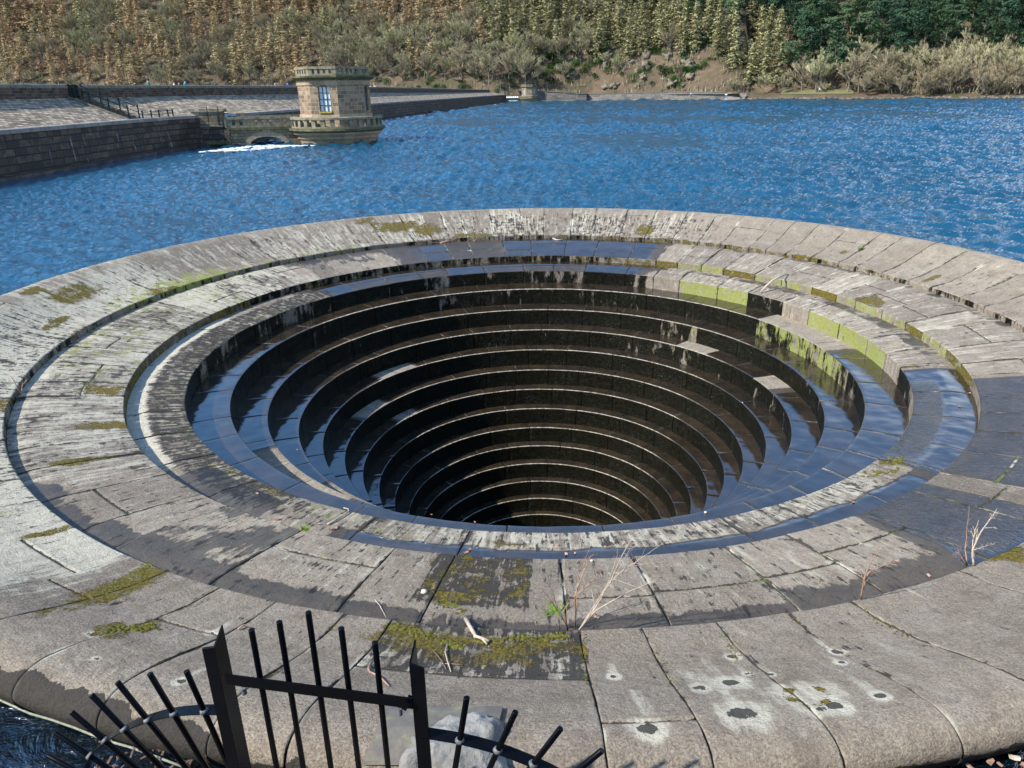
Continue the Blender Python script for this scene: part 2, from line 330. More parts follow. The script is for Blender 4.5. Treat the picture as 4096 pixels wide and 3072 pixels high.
# ------------------------------------------------------------------ spillway (the bell-mouth)
spill = empty('bellmouth_spillway', (0, 0, 0), label='giant round stone plughole with water-stained steps descending into darkness', cat='spillway')
C0 = np.array([CX, CY])
def polar(u, v, z):
    p = onz(u, v, z); dx, dy = p.x-CX, p.y-CY; return math.atan2(dy, dx) % (2*math.pi), math.hypot(dx, dy)
TW = 2*math.pi
def joints_for(r, width, known=(), zone=None, seed=0):
    rr = random.Random(seed); known = sorted(known); js = list(known); a = 0
    free = []
    if known:
        a0, a1 = known[-1], known[0]+TW
    else: a0, a1 = 0, TW; js = [0.0]
    n = max(3, int(round((a1-a0)*r/width))); ws = [rr.uniform(.72, 1.3) for _ in range(n)]; t = sum(ws); acc = a0
    for w in ws[:-1]: acc += w/t*(a1-a0); js.append(acc % TW)
    return sorted(js)
def ring(name, prof, js, res, nfun, attr, parent=spill, cross=(), gap=.007, rref=None, seed=0, drop=.03, rel=.006):
    """one ring of slabs. prof: (r,z,flag) rows outer to inner"""
    prof = np.array(prof); nr = len(prof); rref = rref or prof[:, 0].mean(); rr = random.Random(seed)
    L = np.concatenate([[0], np.cumsum(np.hypot(np.diff(prof[:, 0]), np.diff(prof[:, 1])))])
    VV, FF, TH, IX, RN, ED, PX = [], [], [], [], [], [], []; off = 0
    js = sorted(js); N = len(js)
    for j in range(N):
        a0, a1 = js[j], js[(j+1) % N]+(TW if j == N-1 else 0)
        am = (a0+a1)/2; n = max(4, int(math.ceil((a1-a0)*rref/res(am))))
        t = np.concatenate([[0, 0, .012/((a1-a0)*rref)], np.linspace(0, 1, n+1)[1:-1], [1-.012/((a1-a0)*rref), 1, 1]])
        nc = len(t); T = np.broadcast_to(t, (nr, nc)); A = a0+T*(a1-a0)
        wob = lambda s: (.006*noise3(L*3+s*3.1, s*9.7)+.010*noise3(L*.9+s, s*5.3))[:, None]
        edgeL = (gap+np.abs(.007*noise3(L*2.2, a0*31))[:, None])/prof[:, 0:1]; edgeR = (gap+np.abs(.007*noise3(L*2.2, a1*31))[:, None])/prof[:, 0:1]
        A = A+edgeL*(1-T)-edgeR*T+(wob(a0)*(1-T)+wob(a1 % TW)*T)/prof[:, 0:1]
        tilt, lift, slant = rr.uniform(-rel, rel), rr.uniform(-rel, rel)*.7, rr.random()
        flag = prof[:, 2:3]
        dz = (lift+tilt*(T-.5)*1.4)*(1-flag)
        dr = (lift*1.2)*flag+0*T
        Rr = prof[:, 0:1]+dr*np.ones_like(T); Z = prof[:, 1:2]+dz
        wx, wy = Rr*np.cos(A), Rr*np.sin(A)
        rough = .006*fbm(wx*2.2, wy*2.2, prof[:, 1:2]*2.2+slant*3, 3)
        Z = Z+rough*(1-flag); Rr = Rr-rough*flag
        e = np.zeros(nc); e[[0, -1]] = 1; e2 = np.zeros(nc); e2[[1, -2]] = 1
        Z = Z-(drop*e+.004*e2)[None, :]*(1-flag); Rr = Rr+(drop*e+.004*e2)[None, :]*flag
        EE = np.broadcast_to(np.maximum(e, e2*.5), (nr, nc)).copy()
        if cross and j in cross:
            ki = int(np.argmin(np.abs(L-cross[j]*L[-1]))); Z[ki, :] -= .025; EE[ki, :] = 1
        wd_ = (a1-a0)*rref; PX.append(np.exp(-np.minimum(T, 1-T)*wd_/.030).ravel())
        P = np.stack([CX+Rr*np.cos(A), CY+Rr*np.sin(A), Z], -1).reshape(-1, 3)
        i = np.arange(nr-1)[:, None]*nc+np.arange(nc-1)[None, :]
        FF.append(np.stack([i, i+nc, i+nc+1, i+1], -1).reshape(-1, 4)[:, ::-1]+off); off += nr*nc
        VV.append(P); TH.append(A.ravel()); IX.append(np.repeat(np.arange(nr), nc)); RN.append(np.full(nr*nc, rr.random())); ED.append(EE.ravel())
    V = np.concatenate(VV); th = np.concatenate(TH) % TW; ix = np.concatenate(IX); rn = np.concatenate(RN)
    r = prof[ix, 0]; fl = prof[ix, 2]; s = L[ix]
    ma, mb, mc = attr(np.degrees(th), r, prof[ix, 1], fl, rn, s)
    uvu = np.concatenate(TH)*rref+rn*37; uv = np.stack([uvu, -s+rn*11], -1)
    ed = np.concatenate(ED); px = np.concatenate(PX); mb = mb.copy(); ma = ma.copy(); jn = fbm(th*9, r*2.5, 5.5, 2)
    mb[:, 1] = np.clip(np.maximum(mb[:, 1]+px*(.16+.3*jn), ed*.9), 0, 1); ma[:, 1] = np.clip(ma[:, 1]+px*np.clip(-.1-jn, 0, 1)*1.1*(fl < .5), 0, 1); ma[:, 0] = ma[:, 0]*(1-ed); ma[:, 2] = np.clip(ma[:, 2]+px*np.clip(jn, 0, 1)*.7*(fl < .5), 0, 1)
    F = np.concatenate(FF)
    me = raw_mesh(name, V, F, uv, {'ma': ma, 'mb': mb, 'mc': mc}); me.materials.append(M['slab'])
    return link(name, me, parent)
def sec(d, a, b, soft=8):
    """window in degrees from a to b (a<b, may exceed 360 or be negative)"""
    m = (a+b)/2; h = (b-a)/2; x = np.abs((d-m+180) % 360-180); return sstep(h+soft, h-soft, x)
def blob(d, r, r0, lst):
    out = np.zeros_like(d)
    for (t, rr, ra, rb, amp) in lst:
        da = np.radians((d-t+180) % 360-180)*r0; x = (da/ra)**2+((r-rr)/rb)**2
        out = np.maximum(out, amp*.64*sstep(2.6, .0, x))
    return out
def pb(u, v, z, ra, rb, amp=1.0):
    t, r = polar(u, v, z); return (math.degrees(t), r, ra, rb, amp)
stk = lambda *a: np.stack([np.clip(x, 0, 1)*np.ones_like(a[0]) for x in a], -1)

ZC = .42
mossB = [pb(295, 1165, ZC, .75, .30), pb(140, 1190, ZC, .35, .16), pb(215, 1240, ZC, .5, .12), pb(321, 1287, .2, .45, .16), pb(624, 1105, ZC, .4, .2), pb(683, 1080, .5, .4, .2),
    pb(25, 1574, .2, .35, .45), pb(506, 2316, .15, .20, .62), pb(420, 2360, .25, .16, .3), pb(532, 2514, .35, .12, .26), pb(440, 2500, .42, .13, .17), pb(210, 2110, .1, .10, .4), pb(235, 2440, .4, .1, .25, .8),
    pb(1590, 912, .3, .8, .28), pb(1705, 908, .3, .5, .4), pb(1895, 928, .15, .9, .25), pb(2078, 922, .2, .35, .3), pb(1480, 925, .2, .5, .3, .8), pb(2580, 891, .4, .3, .4), pb(2688, 952, .12, .9, .15), pb(2280, 940, .05, .3, .15, .8), pb(1380, 975, .2, .5, .3, .7),
    pb(3729, 1073, .35, .10, .3), pb(3380, 962, .5, .10, .12), pb(4075, 2190, .1, .22, .12), pb(4000, 2200, .05, .3, .1)]
frontmoss = [pb(1700, 2560, .12, .55, .22, .95), pb(2100, 2570, .12, .55, .20, .9), pb(1950, 2620, .2, .45, .15, .85), pb(1610, 2510, .05, .2, .2, .9)]
def ringblob(u, v, z, ra, rb): t, r = polar(u, v, z); return (math.degrees(t), r, ra, rb)
holes = [(3369, 2503, .07), (3382, 2572, .05), (2933, 2664, .12), (2804, 2695, .09), (2971, 2882, .17), (3331, 2856, .10), (3277, 2875, .08), (3514, 2812, .07), (2458, 2604, .06), (2591, 2958, .12), (2945, 2495, .07), (3100, 2620, .04), (735, 2757, .06), (372, 2520, .06), (820, 2425, .06), (395, 2665, .04), (3000, 2610, .04)]
holeW, holeD = [], []
for (u, v, s_) in holes:
    t, r = polar(u, v, .5); holeW.append((math.degrees(t), r, s_*1.15, s_*1.15, 1.25)); holeD.append((math.degrees(t), r, s_*.55, s_*.48, 1.2)); holeW.append((math.degrees(t), r-s_*2, s_*.8, s_*2.8, .75))
t, r = polar(3230, 2781, .5); holeW.append((math.degrees(t), r, .26, .24, 1.1)); RINGM = (math.degrees(t), r)
SW = float(np.interp(.31, [-.6, -.1, .2, .38], [0, .50, .81, 1.016]))
def attr_crest(d, r, z, fl, rn, s):
    edge = sstep(10.9, 10.05, r)
    n = .5+.5*fbm(d*.09, r*.7, 3.1, 3)
    wob = .14*fbm(d*.35, r*.4, 9.0, 4)+.05*fbm(d*1.8, r*.4, 2.0, 2)
    white = .80*sec(d, 160, 241, 5)+.42*sec(d, 100, 160, 10)+.34*sec(d, 58, 100, 8)+.20*sec(d, -20, 58, 8)+.12*sec(d, 241, 340, 5)
    white = white*(.62+.5*n)*(.55+.45*sstep(11.75, 11.1, r))+.16*(rn-.5)+.10*sec(d, 58, 240)
    dark = .16+.24*sec(d, 58, 110, 9)+.12*sec(d, -20, 58)+.18*sec(d, 110, 150)+.22*sec(d, 155, 236)+.06*sec(d, 241, 330)+.14*(rn-.5)
    lich = .38*sec(d, 118, 170, 10)*edge+.25*sec(d, 150, 240, 6)+.25*sec(d, 80, 110)*edge+.20*sec(d, 10, 50)+.05
    moss = blob(d, r, 10.8, mossB)+blob(d, r, 10.8, frontmoss)
    moss = np.maximum(moss, .62*n*sstep(10.16, 10.02, r)*(1-fl)*sec(d, 20, 170, 10))
    tone = .42+.34*(rn-.5)+.22*sec(d, -20, 60)+.16*sec(d, 243, 340)+.10*sstep(11.2, 11.7, r)
    # big mossy dark-grained slab in front
    fs = sec(d, FS0, FS1, .25)*sstep(10.92, 10.86, r)
    dark = dark+fs*.36; white = white+fs*.30; tone = tone-fs*.25
    dark = np.maximum(dark*(1-sstep(11.3, 11.6, r)*.6), 0)
    hw = blob(d, r, 10.8, holeW); hd = blob(d, r, 10.8, holeD)
    da = np.radians((d-RINGM[0]+180) % 360-180)*10.8; q = np.hypot(da, r-RINGM[1]); moss = np.maximum(moss, (.42+.35*fbm(da*9, r*9, 1.0, 3))*sstep(.075, .02, np.abs(q-.14)))
    white = np.maximum(white, hw); dark = np.maximum(dark*(1-hw), hd)
    # dampness creeping up from the lake
    damp = sstep(SW+.20, SW+.10, s+wob*.7-.26*sec(d, 215, 256, 6)-.02)
    dark = np.maximum(dark, damp*1.0); white = white*(1-damp); moss = moss*(1-damp)
    wet = .22*damp*sec(d, 200, 300, 10)+.48*sec(d, 62, 105, 10)*(.3+.7*n)*sstep(11.8, 11.2, r)
    # lip face
    slim = fl*.35; moss = np.where(fl > .5, (.30+.2*sec(d, 15, 80))*(.5+n)-.1*rn, moss); white = np.where(fl > .5, .05, white); wet = np.where(fl > .5, 0, wet)
    spots = .85*sec(d, 100, 236, 8)+.35*sec(d, 15, 60)
    return stk(wet, white, moss), stk(tone, dark, lich), stk(0*wet, spots*np.ones_like(wet)*(1-fl), slim)

def lipprof(r0, z0, r1, z1, zb, nt, shape, nr=8, b=.022):
    """tread from riser foot (r0,z0) to lip (r1,z1), rounded, then the riser down to zb"""
    P = []
    for i in range(nt):
        t = i/(nt-1); r = r0+(r1+b-r0)*t; P.append((r, z0+(z1-z0)*shape(t), 0))
    for a in (25, 50, 75): P.append((r1+b-b*math.sin(R(a)), z1-b+b*math.cos(R(a)), 0 if a < 60 else 1))
    for i in range(nr): P.append((r1, z1-b-(z1-b-zb)*i/(nr-1), 1))
    return P
crest_pts = [(11.86, -.6), (11.90, -.1), (11.97, .2), (12.07, .38), (12.12, .49), (12.07, .585), (11.95, .635), (11.8, .63), (11.6, .57), (11.35, .465), (11.1, .345), (10.8, .215), (10.4, .085), (10.0, .0)]
cr_, cz_ = np.array(crest_pts).T; cl = np.concatenate([[0], np.cumsum(np.hypot(np.diff(cr_), np.diff(cz_)))])
def smooth_prof(step):
    q = np.linspace(0, cl[-1], int(cl[-1]/step)+2); a, b = np.interp(q, cl, cr_), np.interp(q, cl, cz_)
    for _ in range(int(.12/step)+1):
        a[1:-1] = (a[:-2]+2*a[1:-1]+a[2:])/4; b[1:-1] = (b[:-2]+2*b[1:-1]+b[2:])/4
    return list(zip(a, b))
cp = [(a, b, 0) for a, b in smooth_prof(.024)][:-1]
cp += [(10.02, .004, 0), (10.008, -.004, 0), (10.0, -.018, 1)]+[(10.0, -.018-(.16)*i/4, 1) for i in range(1, 5)]
jk = lambda pts, z: [polar(u, v, z)[0] for u, v in pts]
jB = jk([(1382, 2452), (1572, 2477), (2319, 2516), (2566, 2510), (2864, 2487), (3142, 2447), (3400, 2402), (3609, 2347), (3830, 2280)], 0)+jk([(1110, 2400), (880, 2350), (658, 2291), (500, 2230), (300, 2110), (160, 2000)], 0)
jB = sorted(jB); FS0, FS1 = [math.degrees(x) for x in jk([(1572, 2477), (2319, 2516)], 0)]
jBall = joints_for(10.6, .86, jB, seed=3)
crossB = {}
rr = random.Random(5)
for j, a in enumerate(jBall):
    if abs(math.degrees(a)-FS0) < .1: crossB[j] = float((np.interp(10.89, cr_[::-1], cl[::-1]))/ (cl[-1]+.18))
    elif rr.random() < .16: crossB[j] = rr.uniform(.45, .8)
def resc(a):
    d = math.degrees(a) % 360; return .022 if 222 < d < 318 else (.035 if (180 < d < 350) else .06)
ring('crest_slabs', cp, jBall, resc, None, attr_crest, cross=crossB, rref=10.8, seed=1, gap=.0035)

mossC = [pb(422, 1548, -.25, .30, .5), pb(439, 1683, -.25, .22, .5), pb(295, 1846, -.2, .15, .35), pb(3482, 1184, -.2, .45, .3), pb(1860, 2245, -.33, .5, .2, .75), pb(2000, 2290, -.3, .5, .2, .55), pb(1800, 2400, -.2, .2, .16, 1), pb(1500, 1085, -.3, .3, .2, .7), pb(2450, 1010, -.3, .15, .4, .6)]
def attr_bc(d, r, z, fl, rn, s):
    o = sstep(9.35, 9.9, r); n = .5+.5*fbm(d*.12, r*.8, 13.1, 3)
    left = sec(d, 140, 224, 6)
    white = .62*left*(.6+.6*n)+.34*sec(d, -18, 60, 4)+.27*sec(d, 224, 300, 6)*(1-.6*o)+.20*sec(d, 62, 140, 5)+.15*(rn-.5)
    dark = .16+.36*left*(1.05-n)+.22*sec(d, 224, 300, 6)*(1-n*.5)+.12*sec(d, -18, 60, 6)
    lich = .30*sec(d, 150, 200)+.1
    wet = 1.0*sec(d, 62, 118, 4)*(.86+.5*(rn-.5))+1.15*sec(d, 296, 339, 1.2)*(1-.95*sec(d, 306, 309.5, .5))+.56*sec(d, 118, 140, 4)*(.7+.6*o)
    frontw = sec(d, 224, 298, 4); wet = wet+np.minimum(frontw*(.20+.95*o*(.55+.6*n)+.60*(rn-.5)), .84); wet = wet+.45*sec(d, -18, 60, 3)*o
    wet = wet*(1-sec(d, 205, 221, 2)*.7)
    fsl = sec(d, FS0, FS0+7.5, .3)*sstep(9.55, 9.45, r); wet = wet*(1-fsl); dark = dark+.28*fsl; moss = blob(d, r, 9.2, mossC)*np.ones_like(d); moss = np.maximum(moss, .40*fsl*(1-fl))
    ripple = .75*sec(d, 296, 339, 3)*(sstep(9.95, 9.75, r))+.10*sec(d, 60, 130)+.02
    tone = .42+.55*(rn-.5)+.15*sec(d, -15, 60)+.30*sec(d, 224, 300)
    moss = np.where(fl > .5, .40*sec(d, 62, 150)+.55*sec(d, 150, 215)+.55*sec(d, -25, 62, 8)*sstep(.3, .5, rn)+.20*(rn-.5), moss); lich = np.where(fl > .5, .52*sec(d, -25, 62, 8), lich)
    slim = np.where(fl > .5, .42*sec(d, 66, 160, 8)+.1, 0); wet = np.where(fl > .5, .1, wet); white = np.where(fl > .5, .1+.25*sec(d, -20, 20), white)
    ripple = np.where(fl > .5, 0, ripple); spots = .8*left*(1-fl)
    return stk(wet, white, moss), stk(tone, dark, lich), stk(ripple, spots+0*d, slim)
jC = sorted(jk([(1583, 2191), (1822, 2223), (2241, 2238), (2531, 2223), (2896, 2181), (3142, 2136), (3457, 2048), (3640, 1960), (3760, 1890), (3861, 1802), (1206, 2122), (915, 2021), (806, 1974), (675, 1894)], -.37))
jCall = joints_for(9.0, .95, jC, seed=9); rr = random.Random(8)
crossC = {j: rr.uniform(.3, .62) for j in range(len(jCall)) if rr.random() < .38}
shapeC = lambda t: 0 if t < .14 else ((t-.14)/.86)**1.15
resm = lambda a: .03 if 200 < math.degrees(a) % 360 < 345 else .05
ring('upper_slope_slabs', lipprof(9.99, -.135, 8.363, -.370, -.59, 60, shapeC), jCall, resm, None, attr_bc, cross=crossC, rref=9.0, seed=2)

def attr_cd(d, r, z, fl, rn, s):
    o = sstep(7.75, 8.05, r); n = .5+.5*fbm(d*.12, r*.9, 23.1, 3)
    white = .36*sec(d, -12, 58, 3)+.32*sec(d, 140, 311, 6)+.75*sec(d, 165, 222, 5)*sstep(7.95, 8.15, r)+.2*sec(d, 250, 335)*(1-o)+.1*(rn-.5)
    dark = .25+.30*sec(d, 140, 311, 6)*(1-sstep(7.95, 8.15, r))+.08*sec(d, -12, 60)
    lich = .30*sec(d, 150, 260)*(1-o)+.1
    wet = .98*sec(d, 62, 142, 4)*(.9+.3*(rn-.5))+.5*o*sec(d, 60, 150, 4)+1.15*sec(d, 311.5, 346, .8)+1.15*sec(d, 248, 311, 3)*sstep(7.84, 7.95, r+.1*fbm(d*.2, r*.1))+.85*sec(d, 226, 240, 2)*sstep(7.5, 7.7, r)+.5*o*sec(d, -12, 60)
    ripple = .45*sec(d, 314, 340, 3)*sstep(7.9, 7.8, r)+.02
    tone = .40+.4*(rn-.5)+.17*sec(d, -12, 60)
    moss = .28*sec(d, 20, 60)*0+.0*d+blob(d, r, 7.9, [pb(3550, 1850, -.62, .16, .12, 1), pb(1410, 1900, -.62, .1, .1, 0), pb(2030, 2170, -.6, .3, .08, .8), pb(1080, 1945, -.62, .25, .12, .8)])
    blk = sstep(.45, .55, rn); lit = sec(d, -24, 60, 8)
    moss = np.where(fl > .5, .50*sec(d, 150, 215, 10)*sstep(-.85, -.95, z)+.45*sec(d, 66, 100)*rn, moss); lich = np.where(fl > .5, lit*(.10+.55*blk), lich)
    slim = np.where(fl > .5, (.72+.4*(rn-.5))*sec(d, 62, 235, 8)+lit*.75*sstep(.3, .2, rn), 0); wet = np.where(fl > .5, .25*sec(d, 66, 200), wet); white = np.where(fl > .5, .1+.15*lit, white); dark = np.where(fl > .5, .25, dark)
    ripple = np.where(fl > .5, 0, ripple); dark = dark-.16*sec(d, 240, 312)*(1-fl); spots = 1.0*sec(d, 270, 312)*(1-o)*(1-fl)+.7*sec(d, 150, 240)*(1-fl)
    return stk(wet, white, moss), stk(tone, dark, lich), stk(ripple, spots+0*d, slim)
jD = sorted(jk([(3590, 1850), (3400, 1965), (3170, 2060), (2930, 2113), (1880, 2125), (1500, 2080), (1020, 1925)], -.66))
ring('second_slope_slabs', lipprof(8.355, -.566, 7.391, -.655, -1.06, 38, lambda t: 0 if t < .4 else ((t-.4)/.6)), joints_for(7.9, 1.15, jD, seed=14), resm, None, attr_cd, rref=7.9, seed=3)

steps = [(7.391, -1.045, 6.637), (6.637, -1.519, 5.98), (5.98, -1.978, 5.41), (5.41, -2.451, 4.955), (4.955, -2.924, 4.53), (4.53, -3.389, 4.17), (4.17, -3.856, 3.84), (3.84, -4.309, 3.513), (3.513, -4.74, 3.209), (3.209, -5.164, 2.936), (2.936, -5.592, 2.691), (2.691, -6.022, 2.47), (2.47, -6.43, 2.28), (2.28, -6.85, 2.10), (2.10, -7.27, 1.95)]
DRY = {0: [], 1: [(211, 236, 1.0)], 2: [(222, 240, 1.)], 3: [(132, 146, .95)], 4: [(150, 164, .8)], 5: [(140, 150, .55)]}
def mk_attr(i):
    def f(d, r, z, fl, rn, s):
        n = .5+.5*fbm(d*.1, r, 33.1+i, 3); dry = 0*d
        for a, b, w in DRY.get(i, []): dry = np.maximum(dry, w*sec(d, a, b, 1.5))
        if i < 4: dry = np.maximum(dry, sec(d, 5, 48, 3)*(1 if i == 0 else .8)*sstep(.80, .86, rn))
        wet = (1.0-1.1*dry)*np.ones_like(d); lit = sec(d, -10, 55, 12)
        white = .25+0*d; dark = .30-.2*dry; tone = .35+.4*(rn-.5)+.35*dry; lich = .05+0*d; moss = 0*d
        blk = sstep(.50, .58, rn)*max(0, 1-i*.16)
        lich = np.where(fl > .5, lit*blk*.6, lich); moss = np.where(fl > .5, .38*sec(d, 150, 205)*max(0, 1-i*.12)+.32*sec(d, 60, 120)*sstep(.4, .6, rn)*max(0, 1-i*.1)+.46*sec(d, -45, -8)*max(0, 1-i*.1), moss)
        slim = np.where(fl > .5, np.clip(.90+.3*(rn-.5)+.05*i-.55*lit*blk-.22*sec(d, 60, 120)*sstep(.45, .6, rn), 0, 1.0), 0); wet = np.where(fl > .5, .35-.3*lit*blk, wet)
        white = np.where(fl > .5, .15, white); tone = np.where(fl > .5, .3, tone)
        lip = (z > z.max()-.016)*(r < r.min()+.020)*sec(d, 25, 155, 12); wet = wet*(1-.9*lip); slim = slim*(1-lip); white = np.maximum(white, .55*lip); dark = dark*(1-lip)  # pale lip line painted in place of the sky's reflection on the wet edge
        return stk(wet, white, moss), stk(tone, dark+0*d, lich), stk(.012+0*d, 0*d, slim)
    return f
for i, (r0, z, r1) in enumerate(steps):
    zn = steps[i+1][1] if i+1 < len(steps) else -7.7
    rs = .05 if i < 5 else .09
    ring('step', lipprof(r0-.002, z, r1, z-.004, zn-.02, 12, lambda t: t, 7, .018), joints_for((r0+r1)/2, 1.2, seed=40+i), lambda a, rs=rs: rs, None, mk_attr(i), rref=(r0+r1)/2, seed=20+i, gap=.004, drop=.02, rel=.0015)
b = MB()
bp = [(11.82, -.62), (11.86, -.1), (11.93, .2), (12.03, .39), (12.07, .49), (12.03, .555), (11.93, .597), (11.8, .592), (11.6, .533), (11.35, .43), (11.1, .31), (10.8, .18), (10.4, .05), (10.035, -.035), (10.035, -.17), (9.75, -.172), (9, -.262), (8.40, -.41), (8.40, -.602), (8.1, -.602), (7.43, -.70), (7.43, -1.08)]
pr = bp
for i, (r0, z, r1) in enumerate(steps): pr += [(r0+.03, z-.035), (r1+.03, z-.035)]
pr += [(1.98, -7.75)]
b.lathe(pr, (CX, CY), 240); b.build('joint_bedding', M['joint'], spill, smooth=False)
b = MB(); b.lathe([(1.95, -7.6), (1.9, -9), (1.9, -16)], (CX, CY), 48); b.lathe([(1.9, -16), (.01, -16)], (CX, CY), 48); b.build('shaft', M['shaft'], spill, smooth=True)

# ------------------------------------------------------------------ lake
def lake():
    nr, nc = 1150, 900
    y = np.concatenate([np.linspace(1.0, 8, 160), 8*np.exp(np.linspace(0, math.log(330/8), nr-160+1))[1:]]); nr = len(y)
    tt = np.linspace(-.95, .95, nc); Y, T = np.meshgrid(y, tt, indexing='ij'); X = Y*T+np.sign(T)*np.maximum(0, np.abs(T)-.5)*6*np.exp(-Y/9)
    dist = np.hypot(X, Y); sp = np.maximum(np.gradient(y)[:, None]*np.ones_like(T), Y*(tt[1]-tt[0])*.8)
    Z = np.zeros_like(X); rg = np.random.default_rng(4); wd = R(-152)
    for k in range(150):
        lam = .30*math.exp(rg.random()*3.5); a = wd+rg.normal()*.62; kk = TW/lam; ph = rg.random()*TW
        amp = .0260*lam*(1 if lam < 2 else (2/lam)**.45)
        w = sstep(1.6, 3.4, lam/sp)*(1.0 if lam < 1.5 else sstep(15, 6, lam/sp)); ww = np.sin(kk*(X*math.cos(a)+Y*math.sin(a))+ph+.6*np.sin(X*.11*kk*.2+k)); Z += w*amp*(ww+.28*np.cos(2*np.arcsin(np.clip(ww, -1, 1))))*.62
    g = .62+.55*fbm(X*.045, Y*.03, 4, 3); Z *= np.clip(g, .25, 1.4)
    calm = sstep(9, 16, dist); Z *= (.32+.68*calm)
    rr_ = np.hypot(X-CX, Y-CY); Z *= sstep(11.9, 12.8, rr_)*.75+.25
    V = np.stack([X, Y, .30+Z], -1).reshape(-1, 3)
    keep = (rr_ > 11.6).ravel()
    me = grid_mesh('lake_water', V, nr, nc, V[:, :2], keep=keep)
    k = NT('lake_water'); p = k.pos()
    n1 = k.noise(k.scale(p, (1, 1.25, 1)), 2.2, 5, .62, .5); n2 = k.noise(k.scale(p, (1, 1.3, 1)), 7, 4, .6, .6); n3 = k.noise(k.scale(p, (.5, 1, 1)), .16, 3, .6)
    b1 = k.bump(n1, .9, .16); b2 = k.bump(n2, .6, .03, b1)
    m = k.bsdf(k.mix(k.step(k.n('ShaderNodeSeparateXYZ', {0: p}).outputs[1], 5.5, 15.0), (.002, .006, .010), k.mix(k.step(n3, .35, .7), (.003, .047, .088), (.004, .064, .122))), .035, b2, .5, IOR=1.66)  # sky reflection painted as blue base colour, fading to dark near the bank
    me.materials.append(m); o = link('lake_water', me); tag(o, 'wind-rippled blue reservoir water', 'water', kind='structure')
    b = MB(); b.lathe([(11.84, -1.2), (560, -1.2)], (CX, CY), 96); tag(b.build('lake_bed', M['bank']), 'dark bed below the reservoir', 'ground', kind='structure')
    b = MB()
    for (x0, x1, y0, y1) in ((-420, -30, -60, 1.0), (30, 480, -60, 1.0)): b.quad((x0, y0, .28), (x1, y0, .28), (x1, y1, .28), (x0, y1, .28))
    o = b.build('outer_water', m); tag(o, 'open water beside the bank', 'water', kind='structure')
lake()
# bank on which the photographer stands
b = MB(); b.prism([(-14, -12), (14, -12), (14, 2.35), (2.4, 2.75), (-2.6, 2.85), (-14, 2.2)], -1.1, 1.25); b.prism([(-14, -12), (14, -12), (14, .5), (-14, .5)], 1.25, 3.1)
tag(b.build('bank', M['bank']), 'stone bank in front of the spillway', 'bank', kind='structure')

exec_later = []
# ------------------------------------------------------------------ dam, low wall, slope, parapet
def lowx(y):
    P = [(20, -29.3), (44, -29.0), (62, -28.9), (68.5, -28.3), (73.5, -25.2), (131, -20.9), (200, -12.2), (281.5, -2.1), (286, 0)]
    return float(np.interp(y, [p[0] for p in P], [p[1] for p in P]))
WZ, LT = .30, 2.97
def wall_strip(name, mat, ys, fx, sections, parent, cap=True):
    """wall whose face follows x=fx(y); sections = [(dx,z)...] profile from water side up and over"""
    b = MB(); u = 0
    for i in range(len(ys)-1):
        y0, y1 = ys[i], ys[i+1]; x0, x1 = fx(y0), fx(y1); w = math.hypot(x1-x0, y1-y0); v = 0
        for k_ in range(len(sections)-1):
            (d0, z0), (d1, z1) = sections[k_], sections[k_+1]; h = math.hypot(d1-d0, z1-z0)
            b.quad((x0+d0, y0, z0), (x1+d0, y1, z0), (x1+d1, y1, z1), (x0+d1, y0, z1), [(u, v+z0*0), (u+w, v), (u+w, v+h), (u, v+h)])
            v += h
        u += w
    return b.build(name, mat, parent)
near_y = [22, 30, 38, 44, 50, 56, 62, 66, 68.5, 69.6]; far_y = [74.5, 85, 100, 115, 131, 150, 175, 200, 230, 260, 281.5, 285]
for nm, ys, lab in (('near', near_y, 'dark mossy rock-faced wall rising from the water, nearest stretch at the left edge'), ('far', far_y, 'long dark low wall of the dam receding from behind the near tower to the far one')):
    w = empty('waterside_wall', label=lab, cat='wall')
    wall_strip('wall_face', M['lowwall'], ys, lowx, [(.95, -1.2), (.62, .40), (.60, .52), (.22, .55), (.06, 2.66), (.04, 2.72)], w)
    wall_strip('coping', M['lowtop'], ys, lowx, [(.04, 2.72), (.14, 2.73), (.14, 2.93), (.10, LT), (-.75, LT), (-.75, 2.7)], w)
    b = MB(); y_ = ys[-1 if nm == 'near' else 0]; b.box((lowx(y_)-.32, y_+(.03 if nm == 'near' else -.03), 1.4), (.86, .1, 3.05)); b.build('end_face', M['lowwall'], w)
parx = lambda y: lowx(y if y < 66 else max(y, 66))-5.0 if y < 66 else float(np.interp(y, [66, 90, 131, 200, 281.5, 288], [-33.6, -28.9, -25.4, -17.0, -7.3, -6.4]))
ztop = lambda y: float(np.interp(y, [20, 100, 150, 215, 288], [5.57, 5.55, 5.50, 5.12, 4.72])); zbase = lambda y: float(np.interp(y, [20, 60, 100, 135, 200, 290], [4.60, 4.62, 4.62, 4.60, 4.25, 3.95]))
DY0, DY1 = 61.1, 62.55   # doorway in the parapet
SY0, SY1 = 61.0, 63.0
b = MB(); rows = 7
for (ya, yb) in ((22, SY0), (SY1, 288)):
    ys = list(np.arange(ya, yb, 4.0))+[yb]; u = 0
    for y0, y1 in zip(ys[:-1], ys[1:]):
        for j in range(rows):
            t0, t1 = j/rows, (j+1)/rows
            def P(y, t): x0, x1 = lowx(y)-.72, parx(y)-.15; z = LT-.03+(zbase(y)-LT+.03)*(t**1.06); return (x0+(x1-x0)*t, y, z)
            b.quad(P(y0, t0), P(y1, t0), P(y1, t1), P(y0, t1), [(y0, t0*5.2), (y1, t0*5.2), (y1, t1*5.2), (y0, t1*5.2)])
tag(b.build('dam_slope', M['pitch']), 'grey stone-pitched slope of the dam between the two walls', 'embankment', kind='structure')
